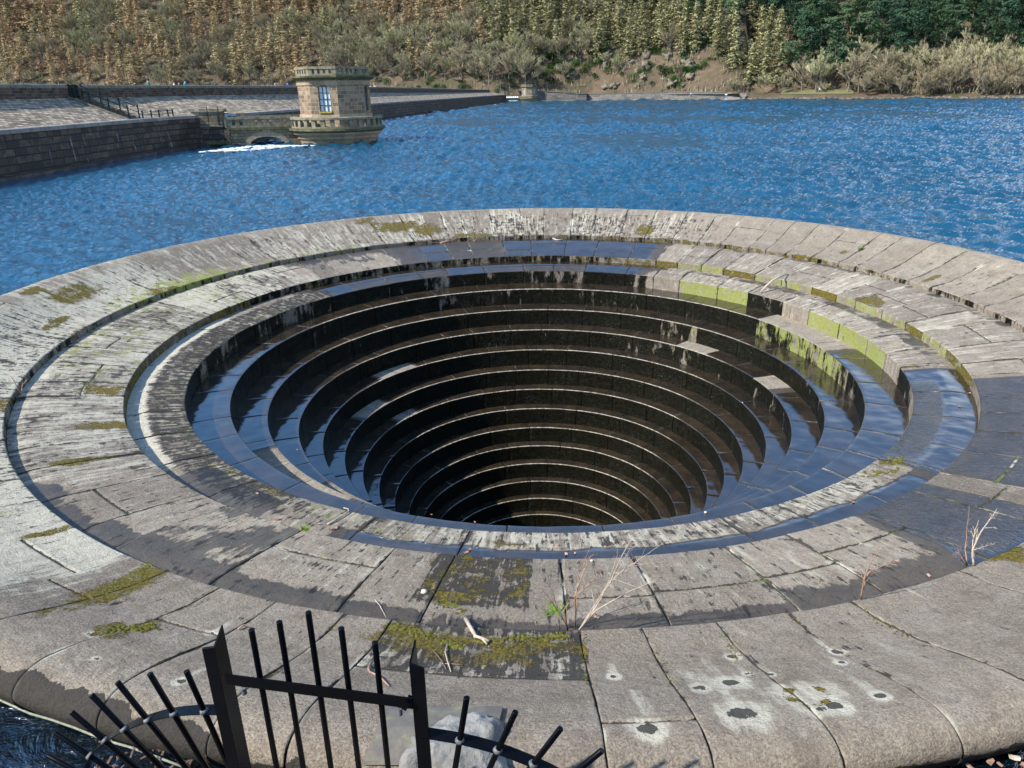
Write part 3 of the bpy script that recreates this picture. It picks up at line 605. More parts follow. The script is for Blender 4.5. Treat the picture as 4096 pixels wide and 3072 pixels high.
for (ya, yb, lab) in ((22, DY0, 'sooty coursed stone parapet at the left edge, left of the dark doorway'), (DY1, 288, 'long sooty parapet wall running from the dark doorway to the far tower')):
    p = empty('parapet_wall', label=lab, cat='wall'); ys = list(np.arange(ya, yb, 3.0))+[yb]; b = MB(); c = MB(); u = ya
    for y0, y1 in zip(ys[:-1], ys[1:]):
        x0, x1 = parx(y0), parx(y1); a0, a1, t0, t1 = zbase(y0)-.3, zbase(y1)-.3, ztop(y0)-.22, ztop(y1)-.22; w = y1-y0
        b.quad((x0, y0, a0), (x1, y1, a1), (x1, y1, t1), (x0, y0, t0), [(u, a0), (u+w, a1), (u+w, t1), (u, t0)])
        b.quad((x1-.4, y1, a1), (x0-.4, y0, a0), (x0-.4, y0, t0), (x1-.4, y1, t1))
        for s_ in range(7):
            f = lambda k_: (math.cos(math.pi*k_/7)*.25-.2, math.sin(math.pi*k_/7)*.22)
            (da, za), (db, zb_) = f(s_), f(s_+1)
            c.quad((x0+da, y0, t0+za), (x1+da, y1, t1+za), (x1+db, y1, t1+zb_), (x0+db, y0, t0+zb_))
        c.quad((x0+.05, y0, t0-.06), (x1+.05, y1, t1-.06), (x1+.05, y1, t1), (x0+.05, y0, t0))
        u += w
    for y in (ys[0], ys[-1]): b.box((parx(y)-.2, y, (zbase(y)+ztop(y))/2-.22), (.40, .05, ztop(y)-zbase(y)+.36))
    b.build('wall', M['parapet'], p); c.build('coping', M['coping'], p)
b = MB(); b.quad((-60, 20, 4.35), (parx(20)-.38, 20, 4.35), (parx(62)-.38, 62, 4.35), (-60, 62, 4.35)); b.quad((-60, 62, 4.35), (parx(62)-.38, 62, 4.35), (parx(100)-.38, 100, 4.35), (-50, 100, 4.35)); b.quad((-50, 100, 4.35), (parx(100)-.38, 100, 4.35), (parx(200)-.38, 200, 3.9), (-34, 200, 3.9)); b.quad((-34, 200, 3.9), (parx(200)-.38, 200, 3.9), (parx(287)-.38, 287, 3.3), (-22, 295, 3.3))
tag(b.build('dam_road', M['bank']), 'path along the top of the dam', 'path', kind='structure')
# door
d = empty('metal_door', (parx(61.8)-.1, 61.82, 4.62), label='dark green metal door in the parapet at the top of the steps', cat='door')
b = MB(); b.box((0, 0, .42), (.06, 1.42, .98)); b.build('panel', M['teal_rail'], d)
b = MB()
for y in (-.69, 0, .69): b.box((.05, y, .42), (.05, .06, .98))
b.build('frame_bar', M['teal_rail'], d)
# steps in the slope
st = empty('stone_staircase', label='flight of stone steps cut through the dam slope', cat='staircase')
b = MB(); n = 11; xa, xb = parx(62), lowx(62)-.72
for i in range(n):
    x0, x1 = xa+(xb-xa)*i/n, xa+(xb-xa)*(i+1)/n; z = 4.60-(4.60-LT)*i/n-.08
    b.box(((x0+x1)/2, 62, z-.7), (abs(x1-x0), 1.86, 1.4))
b.build('step', M['parapet'], st); c = MB()
for y in (SY0-.02, SY1+.02):
    c.quad((xa, y-.14, 4.68), (xb, y-.14, LT+.05), (xb, y+.14, LT+.05), (xa, y+.14, 4.68)); c.quad((xa, y-.14, 4.2), (xb, y-.14, 2.5), (xb, y-.14, LT+.05), (xa, y-.14, 4.68)); c.quad((xb, y+.14, 2.5), (xa, y+.14, 4.2), (xa, y+.14, 4.68), (xb, y+.14, LT+.05)); c.quad((xb, y-.14, 2.5), (xb, y+.14, 2.5), (xb, y+.14, LT+.05), (xb, y-.14, LT+.05))
c.build('string_kerb', M['coping'], st)
def railing(name, pts, lab, h=.92, loop=False, grp=None):
    """posts at pts, two rails"""
    r = empty(name, pts[0], label=lab, cat='railing', group=grp); o = Vector(pts[0])
    for p in pts:
        q = Vector(p)-o; b = MB(); b.tube([q-Vector((0, 0, .1)), q+Vector((0, 0, h))], .055, 10); b.tube([q+Vector((0, 0, h)), q+Vector((0, 0, h+.04)), q+Vector((0, 0, h+.09))], [.075, .08, .03], 10); b.build('post', M['teal_rail'], r)
    for hh in (h*.93, h*.48):
        b = MB(); L = [Vector(p)-o+Vector((0, 0, hh)) for p in pts]
        if loop and hh > h*.6: L = [L[0]+Vector((-.55, 0, -.42)), L[0]+Vector((-.62, 0, -.2)), L[0]+Vector((-.5, 0, 0))]+L
        b.tube(L, .028, 8); b.build('rail', M['teal_rail'], r)
    return r
sl = lambda x, y: (x, y, np.interp(x, [xa, xb], [4.60, LT]))
railing('handrail', [sl(xa+(xb-xa)*t, SY0+.15) for t in (0.02, .34, .67, 1.0)], 'black sloping handrail on the near side of the dam steps', .95, True)
railing('handrail', [sl(xa+(xb-xa)*t, SY1-.15) for t in (0.02, .34, .67, 1.0)], 'black sloping handrail on the far side of the dam steps', .95, True)
railing('low_railing', [(lowx(y)-.55, y, LT) for y in (62.9, 64.2, 65.4, 66.8, 67.6)], 'low level railing along the wall top between the steps and the footbridge', .5)

# ------------------------------------------------------------------ bridge, pier and near tower
TX, TY = -16.08, 73.4
bA, bB = Vector((-25.6, 70.7)), Vector((-20.0, 72.1)); bd = (bB-bA).normalized(); bn = Vector((bd.y, -bd.x))  # front normal
ABUT = empty('stone_abutment', (0, 0, 0), label='dark stone pier and low side wall joining the dam to the footbridge', cat='pier')
def obox(b, a, c, depth, z0, z1, off=0, m=0):
    """box along a->c in plan with thickness depth behind the front line"""
    a, c = Vector(a), Vector(c); n = Vector(((c-a).y, -(c-a).x)).normalized(); a = a+n*off; c = c+n*off
    b.prism([tuple(a), tuple(c), tuple(c-n*depth), tuple(a-n*depth)], z0, z1, m)
b = MB(); obox(b, (-28.4, 69.35), (-25.75, 70.15), 3.0, -1, 1.95); obox(b, (-25.70, 70.12), (-25.25, 70.25), 2.6, -1, 1.75); b.build('low_buttress', M['lowwall'], ABUT)
b = MB(); obox(b, (-28.2, 70.0), (-25.9, 70.6), 3.3, 1.95, 3.15); obox(b, (-28.5, 72.0), (-26.2, 72.4), 1.2, 3.15, 3.45); b.build('pier_wall', M['bridge'], ABUT)
b = MB(); obox(b, (-28.3, 69.93), (-25.8, 70.55), 3.4, 3.151, 3.26); obox(b, (-28.5, 69.25), (-25.7, 70.08), 3.1, 1.951, 2.03); b.build('coping', M['coping'], ABUT)
b = MB()
for f in (.55, .93): q = Vector((-28.2, 69.9)).lerp(Vector((-25.9, 70.5)), f); b.tube([(q.x, q.y-.05, 2.0), (q.x, q.y-.05, 3.7)], .035, 8)
b.build('post', M['teal_rail'], ABUT)
BR = empty('arched_footbridge', (0, 0, 0), label='short stone footbridge with one low arch leading to the near tower', cat='bridge')
Lb = (bB-bA).length; z_led = 1.60
ax, aw, ah = onplane(1071, 575, bA, bd), 0, 0
al = (onplane(1002, 578, bA, bd).xy-bA).dot(bd); ar = (onplane(1141, 578, bA, bd).xy-bA).dot(bd); az = onplane(1074, 546, bA, bd).z
N = 24; mid, hw = (al+ar)/2, (ar-al)/2
arch = [(mid-hw*math.cos(math.pi*i/N), .28+(az-.28)*math.sin(math.pi*i/N)) for i in range(N+1)]
b = MB()
def bp3(t, z, off=0): p = bA+bd*t+bn*off; return (p.x, p.y, z)
for (t0, z0), (t1, z1) in zip(arch[:-1], arch[1:]):
    b.quad(bp3(t0, z0), bp3(t1, z1), bp3(t1, z_led), bp3(t0, z_led), [(t0, z0), (t1, z1), (t1, z_led), (t0, z_led)])
    b.quad(bp3(t0, z0, -3), bp3(t1, z1, -3), bp3(t1, z1), bp3(t0, z0), [(t0, 0), (t1, 0), (t1, 3), (t0, 3)])
    b.quad(bp3(t1, z1, -3), bp3(t0, z0, -3), bp3(t0, z_led, -3), bp3(t1, z_led, -3))
for t0, t1 in ((0, al), (ar, Lb+1.2)):
    for o_ in (0, -3): b.quad(bp3(t0, -1, o_), bp3(t1, -1, o_), bp3(t1, z_led, o_), bp3(t0, z_led, o_), [(t0, -1), (t1, -1), (t1, z_led), (t0, z_led)])
for t_ in (al, ar): b.quad(bp3(t_, -1), bp3(t_, -1, -3), bp3(t_, .29, -3), bp3(t_, .29))
b.quad(bp3(0, z_led-.02), bp3(Lb, z_led-.02), bp3(Lb, z_led-.02, -3), bp3(0, z_led-.02, -3))
b.build('arch_wall', M['bridge'], BR)
for i in range(9):   # voussoirs stand proud of the wall
    b = MB(); a0, a1 = math.pi*(i+.03)/9, math.pi*(i+.97)/9; h = .62 if i == 4 else .46
    P = lambda a, e: (mid-(hw+e)*math.cos(a), .28+(az-.28+e)*math.sin(a))
    q = [P(a0, .01), P(a1, .01), P(a1, h), P(a0, h)]; f = [bp3(t, z, .05) for t, z in q]; g = [bp3(t, z, -.1) for t, z in q]
    b.quad(*f); [b.quad(g[k_], g[(k_+1) % 4], f[(k_+1) % 4], f[k_]) for k_ in range(4)]
    b.build('voussoir', M['ashlar'], BR)
b = MB(); obox(b, bp3(-.1, 0)[:2], bp3(Lb, 0)[:2], .5, z_led, z_led+.22, .16); b.build('string_course', M['mossyledge'], BR)
b = MB(); obox(b, bp3(-.12, 0)[:2], bp3(Lb, 0)[:2], .40, z_led+.22, z_led+.42, .05); obox(b, bp3(-.12, 0)[:2], bp3(Lb, 0)[:2], .46, z_led+.92, z_led+1.14, .09); obox(b, bp3(-.12, 0)[:2], bp3(.5, 0)[:2], .38, z_led+.42, z_led+.92, .05)
b.build('parapet', M['balus'], BR)
for i in range(8):
    b = MB(); t0 = .98+i*(Lb-1.25)/7.0; obox(b, bp3(t0-.17, 0)[:2], bp3(t0+.17, 0)[:2], .32, z_led+.42, z_led+.92, .03); b.build('baluster', M['balus'], BR)
b = MB(); obox(b, bp3(.1, 0)[:2], bp3(Lb, 0)[:2], .32, z_led+.2, z_led+1.0, -2.6); b.build('rear_parapet', M['bridge'], BR)
b = MB(); obox(b, bp3(0, 0)[:2], bp3(Lb+.8, 0)[:2], .16, z_led+1.02, z_led+1.18, -2.55); b.build('handrail_wall', M['coping'], BR)

def octa(r, rot, c): return [(c[0]+r*math.sin(R(rot+45*k_)), c[1]-r*math.cos(R(rot+45*k_))) for k_ in range(8)]
def tower(cx, cy, rot, full, lab, mats=None):
    mt = mats or M; t = empty('valve_tower', (cx, cy, 0), label=lab, cat='tower'); c = (0, 0); O = octa
    seg = 72 if full else 32
    b = MB()   # stepped drum
    prof = [(3.95, 1.28), (3.93, 1.10), (3.78, 1.08), (3.74, .98), (3.62, .96), (3.58, .72), (3.50, .70), (3.44, .60), (3.40, .58), (3.30, .30), (3.28, -1.0)]
    b.lathe(prof, c, seg); b.build('stepped_drum', mt['ashlar'], t)
    b = MB(); b.lathe([(3.7, 1.62), (4.25, 1.60), (4.26, 1.42), (4.12, 1.38), (4.0, 1.28)], c, seg); b.build('ledge', mt['mossyledge'], t)
    b = MB(); b.lathe([(3.62, 1.75), (4.02, 1.75), (4.02, 1.62)], c, seg); b.lathe([(3.55, 2.28), (4.03, 2.28), (4.07, 2.32), (4.07, 2.48), (4.00, 2.53), (3.60, 2.53), (3.60, 2.28)][::-1], c, seg); b.lathe([(0.0, 1.66), (3.9, 1.66)][::-1], c, seg)
    b.build('balcony_parapet', mt['balus'], t)
    nb = 30
    for i in range(nb):
        a = R(-90+6+i*360/nb); b = MB(); w = .15
        M3 = Matrix.Rotation(a+math.pi/2, 3, 'Z'); b.box((3.82*math.cos(a), 3.82*math.sin(a), 2.015), (.36, .30, .53), M=M3); 
        if full or i % 1 == 0: b.build('baluster', mt['balus'], t)
    rb = 3.12
    b = MB(); b.prism(O(rb+.28, rot, c), 1.66, 2.72, pts2=O(rb+.05, rot, c)); b.build('plinth', mt['ashlar'], t)
    # body: facets, two with window openings
    b = MB(); P = O(rb, rot, c); z0, z1 = 2.72, 5.10; u = 0; wins = []
    for i in range(8):
        A, B_ = Vector(P[i]), Vector(P[(i+1) % 8]); w = (B_-A).length; d_ = (B_-A).normalized(); n = Vector((d_.y, -d_.x))
        q = lambda s_, z: (A.x+d_.x*s_, A.y+d_.y*s_, z)
        if i % 2 == 1:
            o0, o1, s0, s1 = w*.30, w*.72, 2.95, 4.98
            for (sa, sb, za, zb_) in ((0, o0, z0, z1), (o1, w, z0, z1), (o0, o1, z0, s0), (o0, o1, s1, z1)):
                b.quad(q(sa, za), q(sb, za), q(sb, zb_), q(sa, zb_), [(u+sa, za), (u+sb, za), (u+sb, zb_), (u+sa, zb_)])
            dd = .26; r_ = lambda s_, z: (A.x+d_.x*s_-n.x*dd, A.y+d_.y*s_-n.y*dd, z)
            for (p1, p2) in (((o0, s0), (o1, s0)), ((o1, s0), (o1, s1)), ((o1, s1), (o0, s1)), ((o0, s1), (o0, s0))):
                b.quad(q(*p1), q(*p2), r_(*p2), r_(*p1))
            wins.append((A, d_, n, o0, o1, s0, s1))
        else:
            b.quad(q(0, z0), q(w, z0), q(w, z1), q(0, z1), [(u, z0), (u+w, z0), (u+w, z1), (u, z1)])
        u += w
    b.build('wall', mt['tower'], t)
    for A, d_, n, o0, o1, s0, s1 in wins:
        b = MB(); r_ = lambda s_, z, dd=.16: (A.x+d_.x*s_-n.x*dd, A.y+d_.y*s_-n.y*dd, z)
        b.quad(r_(o0, s0, .20), r_(o1, s0, .20), r_(o1, s1, .20), r_(o0, s1, .20)); wn = b.build('window', mt['pane'], t)
        b = MB(); rz = math.atan2(d_.y, d_.x); W = o1-o0
        for k_ in range(4): b.box(r_(o0+W*k_/3, (s0+s1)/2, .17), (.055, .07, s1-s0), rz)
        for k_ in range(5): b.box(r_((o0+o1)/2, s0+(s1-s0)*k_/4, .172), (W, .06, .05), rz)
        b.build('glazing_bars', mt['wframe'], wn)
        b = MB(); b.box(r_((o0+o1)/2, s0-.05, .02), (W+.1, .3, .12), rz); b.build('sill', mt['yellow'], wn)
    b = MB(); b.prism(O(rb+.06, rot, c), 5.10, 5.46); b.build('frieze', mt['ashlar'], t)
    b = MB(); b.prism(O(rb+.08, rot, c), 5.46, 5.70, pts2=O(rb+.45, rot, c)); b.prism(O(rb+.50, rot, c), 5.70, 5.84); b.build('cornice', mt['mossyledge'], t)
    b = MB(); ro = rb+.03; Po, Pi = O(ro, rot, c), O(ro-.34, rot, c)
    for (z_0, z_1, e) in ((5.84, 6.00, 0), (6.36, 6.56, .06)):
        Qo, Qi = O(ro+e, rot, c), O(ro-.34-e, rot, c)
        for i in range(8):
            j = (i+1) % 8; b.quad((*Qo[i], z_0), (*Qo[j], z_0), (*Qo[j], z_1), (*Qo[i], z_1)); b.quad((*Qi[j], z_0), (*Qi[i], z_0), (*Qi[i], z_1), (*Qi[j], z_1))
            for z in (z_0, z_1): b.quad((*Qo[i], z), (*Qo[j], z), (*Qi[j], z), (*Qi[i], z))
    for i in range(8):   # four square openings in every side
        j = (i+1) % 8; A, B_, Ai, Bi = [Vector(p) for p in (Po[i], Po[j], Pi[i], Pi[j])]
        cuts = [0, .175, .265, .375, .465, .575, .665, .775, .865, 1.0]
        for k_ in range(0, 10, 2):
            s0, s1 = (cuts[k_-1] if k_ else 0), cuts[min(k_+0, 9)] if k_ else cuts[1]
            if k_ == 0: s0, s1 = 0, .150
            else: s0, s1 = [(.240, .350), (.440, .550), (.640, .750), (.840, 1.0)][k_//2-1]
            a, c_, ai, ci = A.lerp(B_, s0), A.lerp(B_, s1), Ai.lerp(Bi, s0), Ai.lerp(Bi, s1)
            b.prism([tuple(a), tuple(c_), tuple(ci), tuple(ai)], 6.0, 6.36, cap=False)
    b.build('roof_parapet', mt['balus'], t)
    b = MB(); b.prism(O(ro-.4, rot, c), 5.80, 5.90); b.build('roof', mt['coping'], t)
    return t
tower(TX, TY, 4.4+math.degrees(math.atan2(-TX, TY)), True, 'near stone valve tower with a tall barred window and round balustraded base')
nt_ = bpy.data.objects['valve_tower']; nt_.scale = (1.05, 1.05, 1.04)
tw2 = tower(0, 0, 4.4, False, 'small far valve tower at the distant end of the dam'); tw2.location = (8.0, 291, .0); tw2.scale = (.95, .95, .95)
tw2.rotation_euler[2] = R(-28)

# far bridge, walls and steps
fb = empty('far_footbridge', (0, 0, 0), label='tiny stone footbridge leading to the far tower', cat='bridge')
def fp(u, v, y): return aty(u, v, y)
def strip(b, pts, z0, z1, th=.5, m=0):
    for a, c in zip(pts[:-1], pts[1:]): obox(b, a, c, th, z0, z1, m=m)
P0, P1 = aty(2020, 400, 288), aty(2085, 400, 289.5)
b = MB(); obox(b, P0.xy, P1.xy, 3, 1.55, 1.8, .2); obox(b, P0.xy, P1.xy, .4, 2.3, 2.5); obox(b, (P0.x, P0.y), (P0.x+1.3, P0.y), 3, -1, 1.6); obox(b, (P1.x-1.2, P1.y), (P1.x, P1.y), 3, -1, 1.6); obox(b, (P0.x, P0.y), (P1.x, P1.y), 3, 1.0, 1.56); b.build('deck', M['balus'], fb)
b = MB()
for i in range(8): q = P0.lerp(P1, (i+.5)/8); b.box((q.x, q.y+.2, 2.05), (.32, .32, .52))
b.build('balusters', M['balus'], fb)
for (pts, z1s, lab, nm) in (([(4.5, 296), (14, 302), (27, 300.5)], (4.15, 4.0, 2.95), 'curved grey retaining wall behind the far tower', 'far_wall'),
                      ([(30.2, 300), (45, 291), (59.5, 281), (74.5, 269)], (2.75, 2.95, 3.15, 3.0), 'long grey retaining wall below the rocky bank', 'far_wall')):
    w = empty('retaining_wall', label=lab, cat='wall'); b = MB(); c = MB(); u = 0
    for i in range(len(pts)-1):
        (xa_, ya_), (xb_, yb_) = pts[i], pts[i+1]; L = math.hypot(xb_-xa_, yb_-ya_); za_, zb_ = z1s[i], z1s[i+1]
        b.quad((xa_, ya_, -1), (xb_, yb_, -1), (xb_, yb_+.3, zb_), (xa_, ya_+.3, za_), [(u, -1), (u+L, -1), (u+L, zb_), (u, za_)])
        c.quad((xa_, ya_+.1, za_-.2), (xb_, yb_+.1, zb_-.2), (xb_, yb_+.1, zb_), (xa_, ya_+.1, za_)); c.quad((xa_, ya_+.1, za_), (xb_, yb_+.1, zb_), (xb_, yb_+.9, zb_), (xa_, ya_+.9, za_)); c.quad((xa_, ya_+.9, za_-1), (xb_, yb_+.9, zb_-1), (xb_, yb_+.9, zb_), (xa_, ya_+.9, za_)); u += L
    c.quad((pts[0][0], pts[0][1]-.35, .3), (pts[-1][0], pts[-1][1]-.35, .3), (pts[-1][0], pts[-1][1]-.05, .62), (pts[0][0], pts[0][1]-.05, .62))
    b.build('wall', M['farwall'], w); c.build('coping', M['coping'], w)
w = empty('wall_pier', label='projecting stone pier where the two far retaining walls meet', cat='pier'); b = MB(); b.prism([(26.5, 298), (30, 298), (30.5, 302), (26.5, 302)], -1, 2.75); b.build('pier', M['farwall'], w)
b = MB(); b.prism([(26.3, 297.8), (30.2, 297.8), (30.7, 302.2), (26.3, 302.2)], 2.751, 2.95); b.build('cap', M['coping'], w)
w = empty('concrete_ramp', label='pale concrete ramp running down to the water at the end of the far wall', cat='ramp'); b = MB(); b.quad((75.2, 266.5, .2), (79.3, 262.6, .2), (80.6, 264.6, 2.2), (78.6, 267.2, 2.4)); b.quad((75.2, 266.5, .2), (78.6, 267.2, 2.4), (75.5, 270, 2.6), (74.7, 268, .2)); b.build('ramp_slab', M['farwall'], w)
lp = empty('street_lamp', (-2.6, 299, 2.4), label='thin pole with a short arm standing behind the far dam wall', cat='street lamp'); b = MB(); b.tube([(0, 0, 0), (0, 0, 4.0)], .1, 8); b.build('pole', M['lowtop'], lp); b = MB(); b.tube([(0, 0, 3.9), (-.8, 0, 4.05), (-1.3, 0, 4.0)], .09, 8); b.box((-1.3, 0, 4.0), (.7, .25, .15)); b.build('lamp_head', M['lowtop'], lp)

# foam
def blobsheet(name, pts, z, mat, lab, cat, kind='stuff', seed=0):
    rg = random.Random(seed); b = MB()
    for (x, y, rx, ry) in pts:
        n = 14; o = [(x+rx*math.cos(TW*i/n)*rg.uniform(.6, 1.15), y+ry*math.sin(TW*i/n)*rg.uniform(.6, 1.15)) for i in range(n)]
        b.prism(o, z-.03, z+rg.uniform(0, .02))
    return tag(b.build(name, mat), lab, cat, kind=kind)
rg = random.Random(2); fo = []
for i in range(300):
    u = 800+480*rg.betavariate(1.6, 2.2); vc = np.interp(u, [740, 850, 970, 1080, 1150, 1290], [615, 605, 596, 588, 586, 582]); vh = np.interp(u, [740, 850, 970, 1080, 1150, 1290], [0, 2, 9, 8, 3, 1]); p = onz(u, vc+rg.uniform(-1, 1)*vh, .36); fo.append((p.x, p.y, rg.uniform(.06, .30), rg.uniform(.04, .20)))
blobsheet('water_foam', fo, .40, M['foam'], 'white foam streak on the water in front of the footbridge', 'foam')
fo = []
for i in range(130):
    y = 77+rg.random()**1.5*200; fo.append((lowx(y)+1.4+rg.uniform(-.1, .5)*y/100, y, rg.uniform(.1, .3)*y/90, rg.uniform(.4, 1.6)*y/90))
blobsheet('wave_foam', fo, .37, M['foam'], 'thin white line of broken wavelets along the long low wall', 'foam', seed=4)

# ------------------------------------------------------------------ hillside
SH = [(-400, 370), (-150, 340), (-40, 312), (-5, 299), (10, 304), (27, 303.5), (31, 303), (59, 283.5), (76, 269), (80, 262.5), (105, 240.3), (142, 215.4), (220, 175), (330, 130)]
sa = np.array([math.atan2(x, y) for x, y in SH]); sd = np.array([math.hypot(x, y) for x, y in SH])
def shore(a): return np.interp(a, sa, sd)
def hz(a, t):
    x = np.tan(a)
    wallz = np.where(a < .29, 1.0, 0.0)
    low = np.where(a < .29, np.interp(t, [0, 1, 5, 14, 400], [2.2, 2.6, 3.0, 6.5, 6.5]), np.interp(t, [-2, 0, 4, 12, 400], [-1.0, .35, 1.6, 2.5, 2.5]))
    start = np.where(a < .29, 6, 12)
    sl_ = .50+.05*np.sin(a*7)+.05*np.sin(a*3+1)
    sl_ = np.where((a > 0.06) & (a < .27), sl_+.20*np.exp(-((t-14)/12)**2), sl_)
    return low+np.maximum(0, t-start)*sl_+1.4*fbm(a*22, t*.05, 3, 3)*sstep(6, 20, t)
AA = np.linspace(-.92, .98, 420); TT = np.concatenate([[-2, 0, 1, 2.5, 4, 6, 8, 10, 12], np.linspace(14, 190, 90)])
Ag, Tg = np.meshgrid(AA, TT); D = shore(Ag)+Tg; Zg = hz(Ag, Tg)
V = np.stack([D*np.sin(Ag), D*np.cos(Ag), Zg], -1).reshape(-1, 3); me = grid_mesh('hillside', V, len(TT), len(AA), V[:, :2])
k = NT('hillside_ground'); p = k.pos(); n = k.noise(p, .09, 6, .7); n2 = k.noise(p, .6, 5, .7)
c = k.ramp(n, [(.30, (.07, .08, .032)), (.44, (.10, .078, .05)), (.60, (.15, .11, .07)), (.74, (.20, .165, .10))]); c = k.mix(k.math('MULTIPLY', k.step(n2, .42, .66), .5), c, (.09, .062, .04))
me.materials.append(k.bsdf(c, .95, k.bump(n2, 1.0, .5), .1)); tag(link('hillside', me), 'steep bracken-brown hillside above the reservoir', 'hillside', kind='structure')
b = MB(); 
for u0, u1 in ((3150, 3440),):
    n = 26
    for i in range(n):
        a0, a1 = [math.atan((u-2048)/FPX/ (math.cos(PITCH)+.0*u)*1.0/ (1+.163)) for u in (u0+(u1-u0)*i/n, u0+(u1-u0)*(i+1)/n)]
        Q = [(a, t) for a, t in ((a0, 5.5), (a1, 5.5), (a1, 13), (a0, 13))]
        b.quad(*[((shore(a)+t)*math.sin(a), (shore(a)+t)*math.cos(a), float(hz(np.array(a), np.array(t)))+.10) for a, t in Q])
tag(b.build('grass', mat_simple('lawn_grass', (.11, .12, .045), (.20, .185, .08), .5, .95, .4, .05)), 'strip of green grass above the far shore', 'grass', kind='stuff')
# shoreline stones
b = MB(); rg = random.Random(6)
for i in range(420):
    a = rg.uniform(.295, .62); t = rg.uniform(-.4, 1.2); d_ = shore(a)+t; s_ = rg.uniform(.15, .85); M3 = Matrix.Rotation(rg.uniform(0, 3), 3, 'Z') @ Matrix.Rotation(rg.uniform(-.6, .6), 3, 'X'); b.box((d_*math.sin(a), d_*math.cos(a), .35+max(0, t)*.35), (s_*1.5, s_, s_*.8), M=M3)
tag(b.build('shore_stones', M['cliff']), 'loose stones along the far waterline', 'stones', kind='stuff')

def pt_at(a, t): d_ = float(shore(a))+t; return Vector((d_*math.sin(a), d_*math.cos(a), float(hz(np.array(a), np.array(t)))))
def tri_mesh(name, V, mats, mi, F=None):
    n = len(V)//3; me = bpy.data.meshes.new(name); me.from_pydata([tuple(v) for v in V], [], [(3*i, 3*i+1, 3*i+2) for i in range(n)])
    for m_ in mats: me.materials.append(m_)
    me.polygons.foreach_set('material_index', mi); me.update(); return me
def tri_twig(V, MI, a, c, w, m, rg):
    """thin tapering twig: two crossed slivers"""
    a, c = Vector(a), Vector(c); d_ = (c-a); p = d_.orthogonal().normalized()*w; q = d_.cross(p).normalized()*w
    V += [a-p, a+p, c]; MI.append(m); V += [a-q, a+q, c]; MI.append(m)
def trunk_mesh(h, r, lean=.02, rg=random):
    b = MB(); L = []; x = y = 0
    for i in range(7): L.append((x, y, h*i/6)); x += rg.uniform(-1, 1)*lean*h; y += rg.uniform(-1, 1)*lean*h
    b.tube(L, [r*(1-.82*i/6) for i in range(7)], 6, cap=False); return b
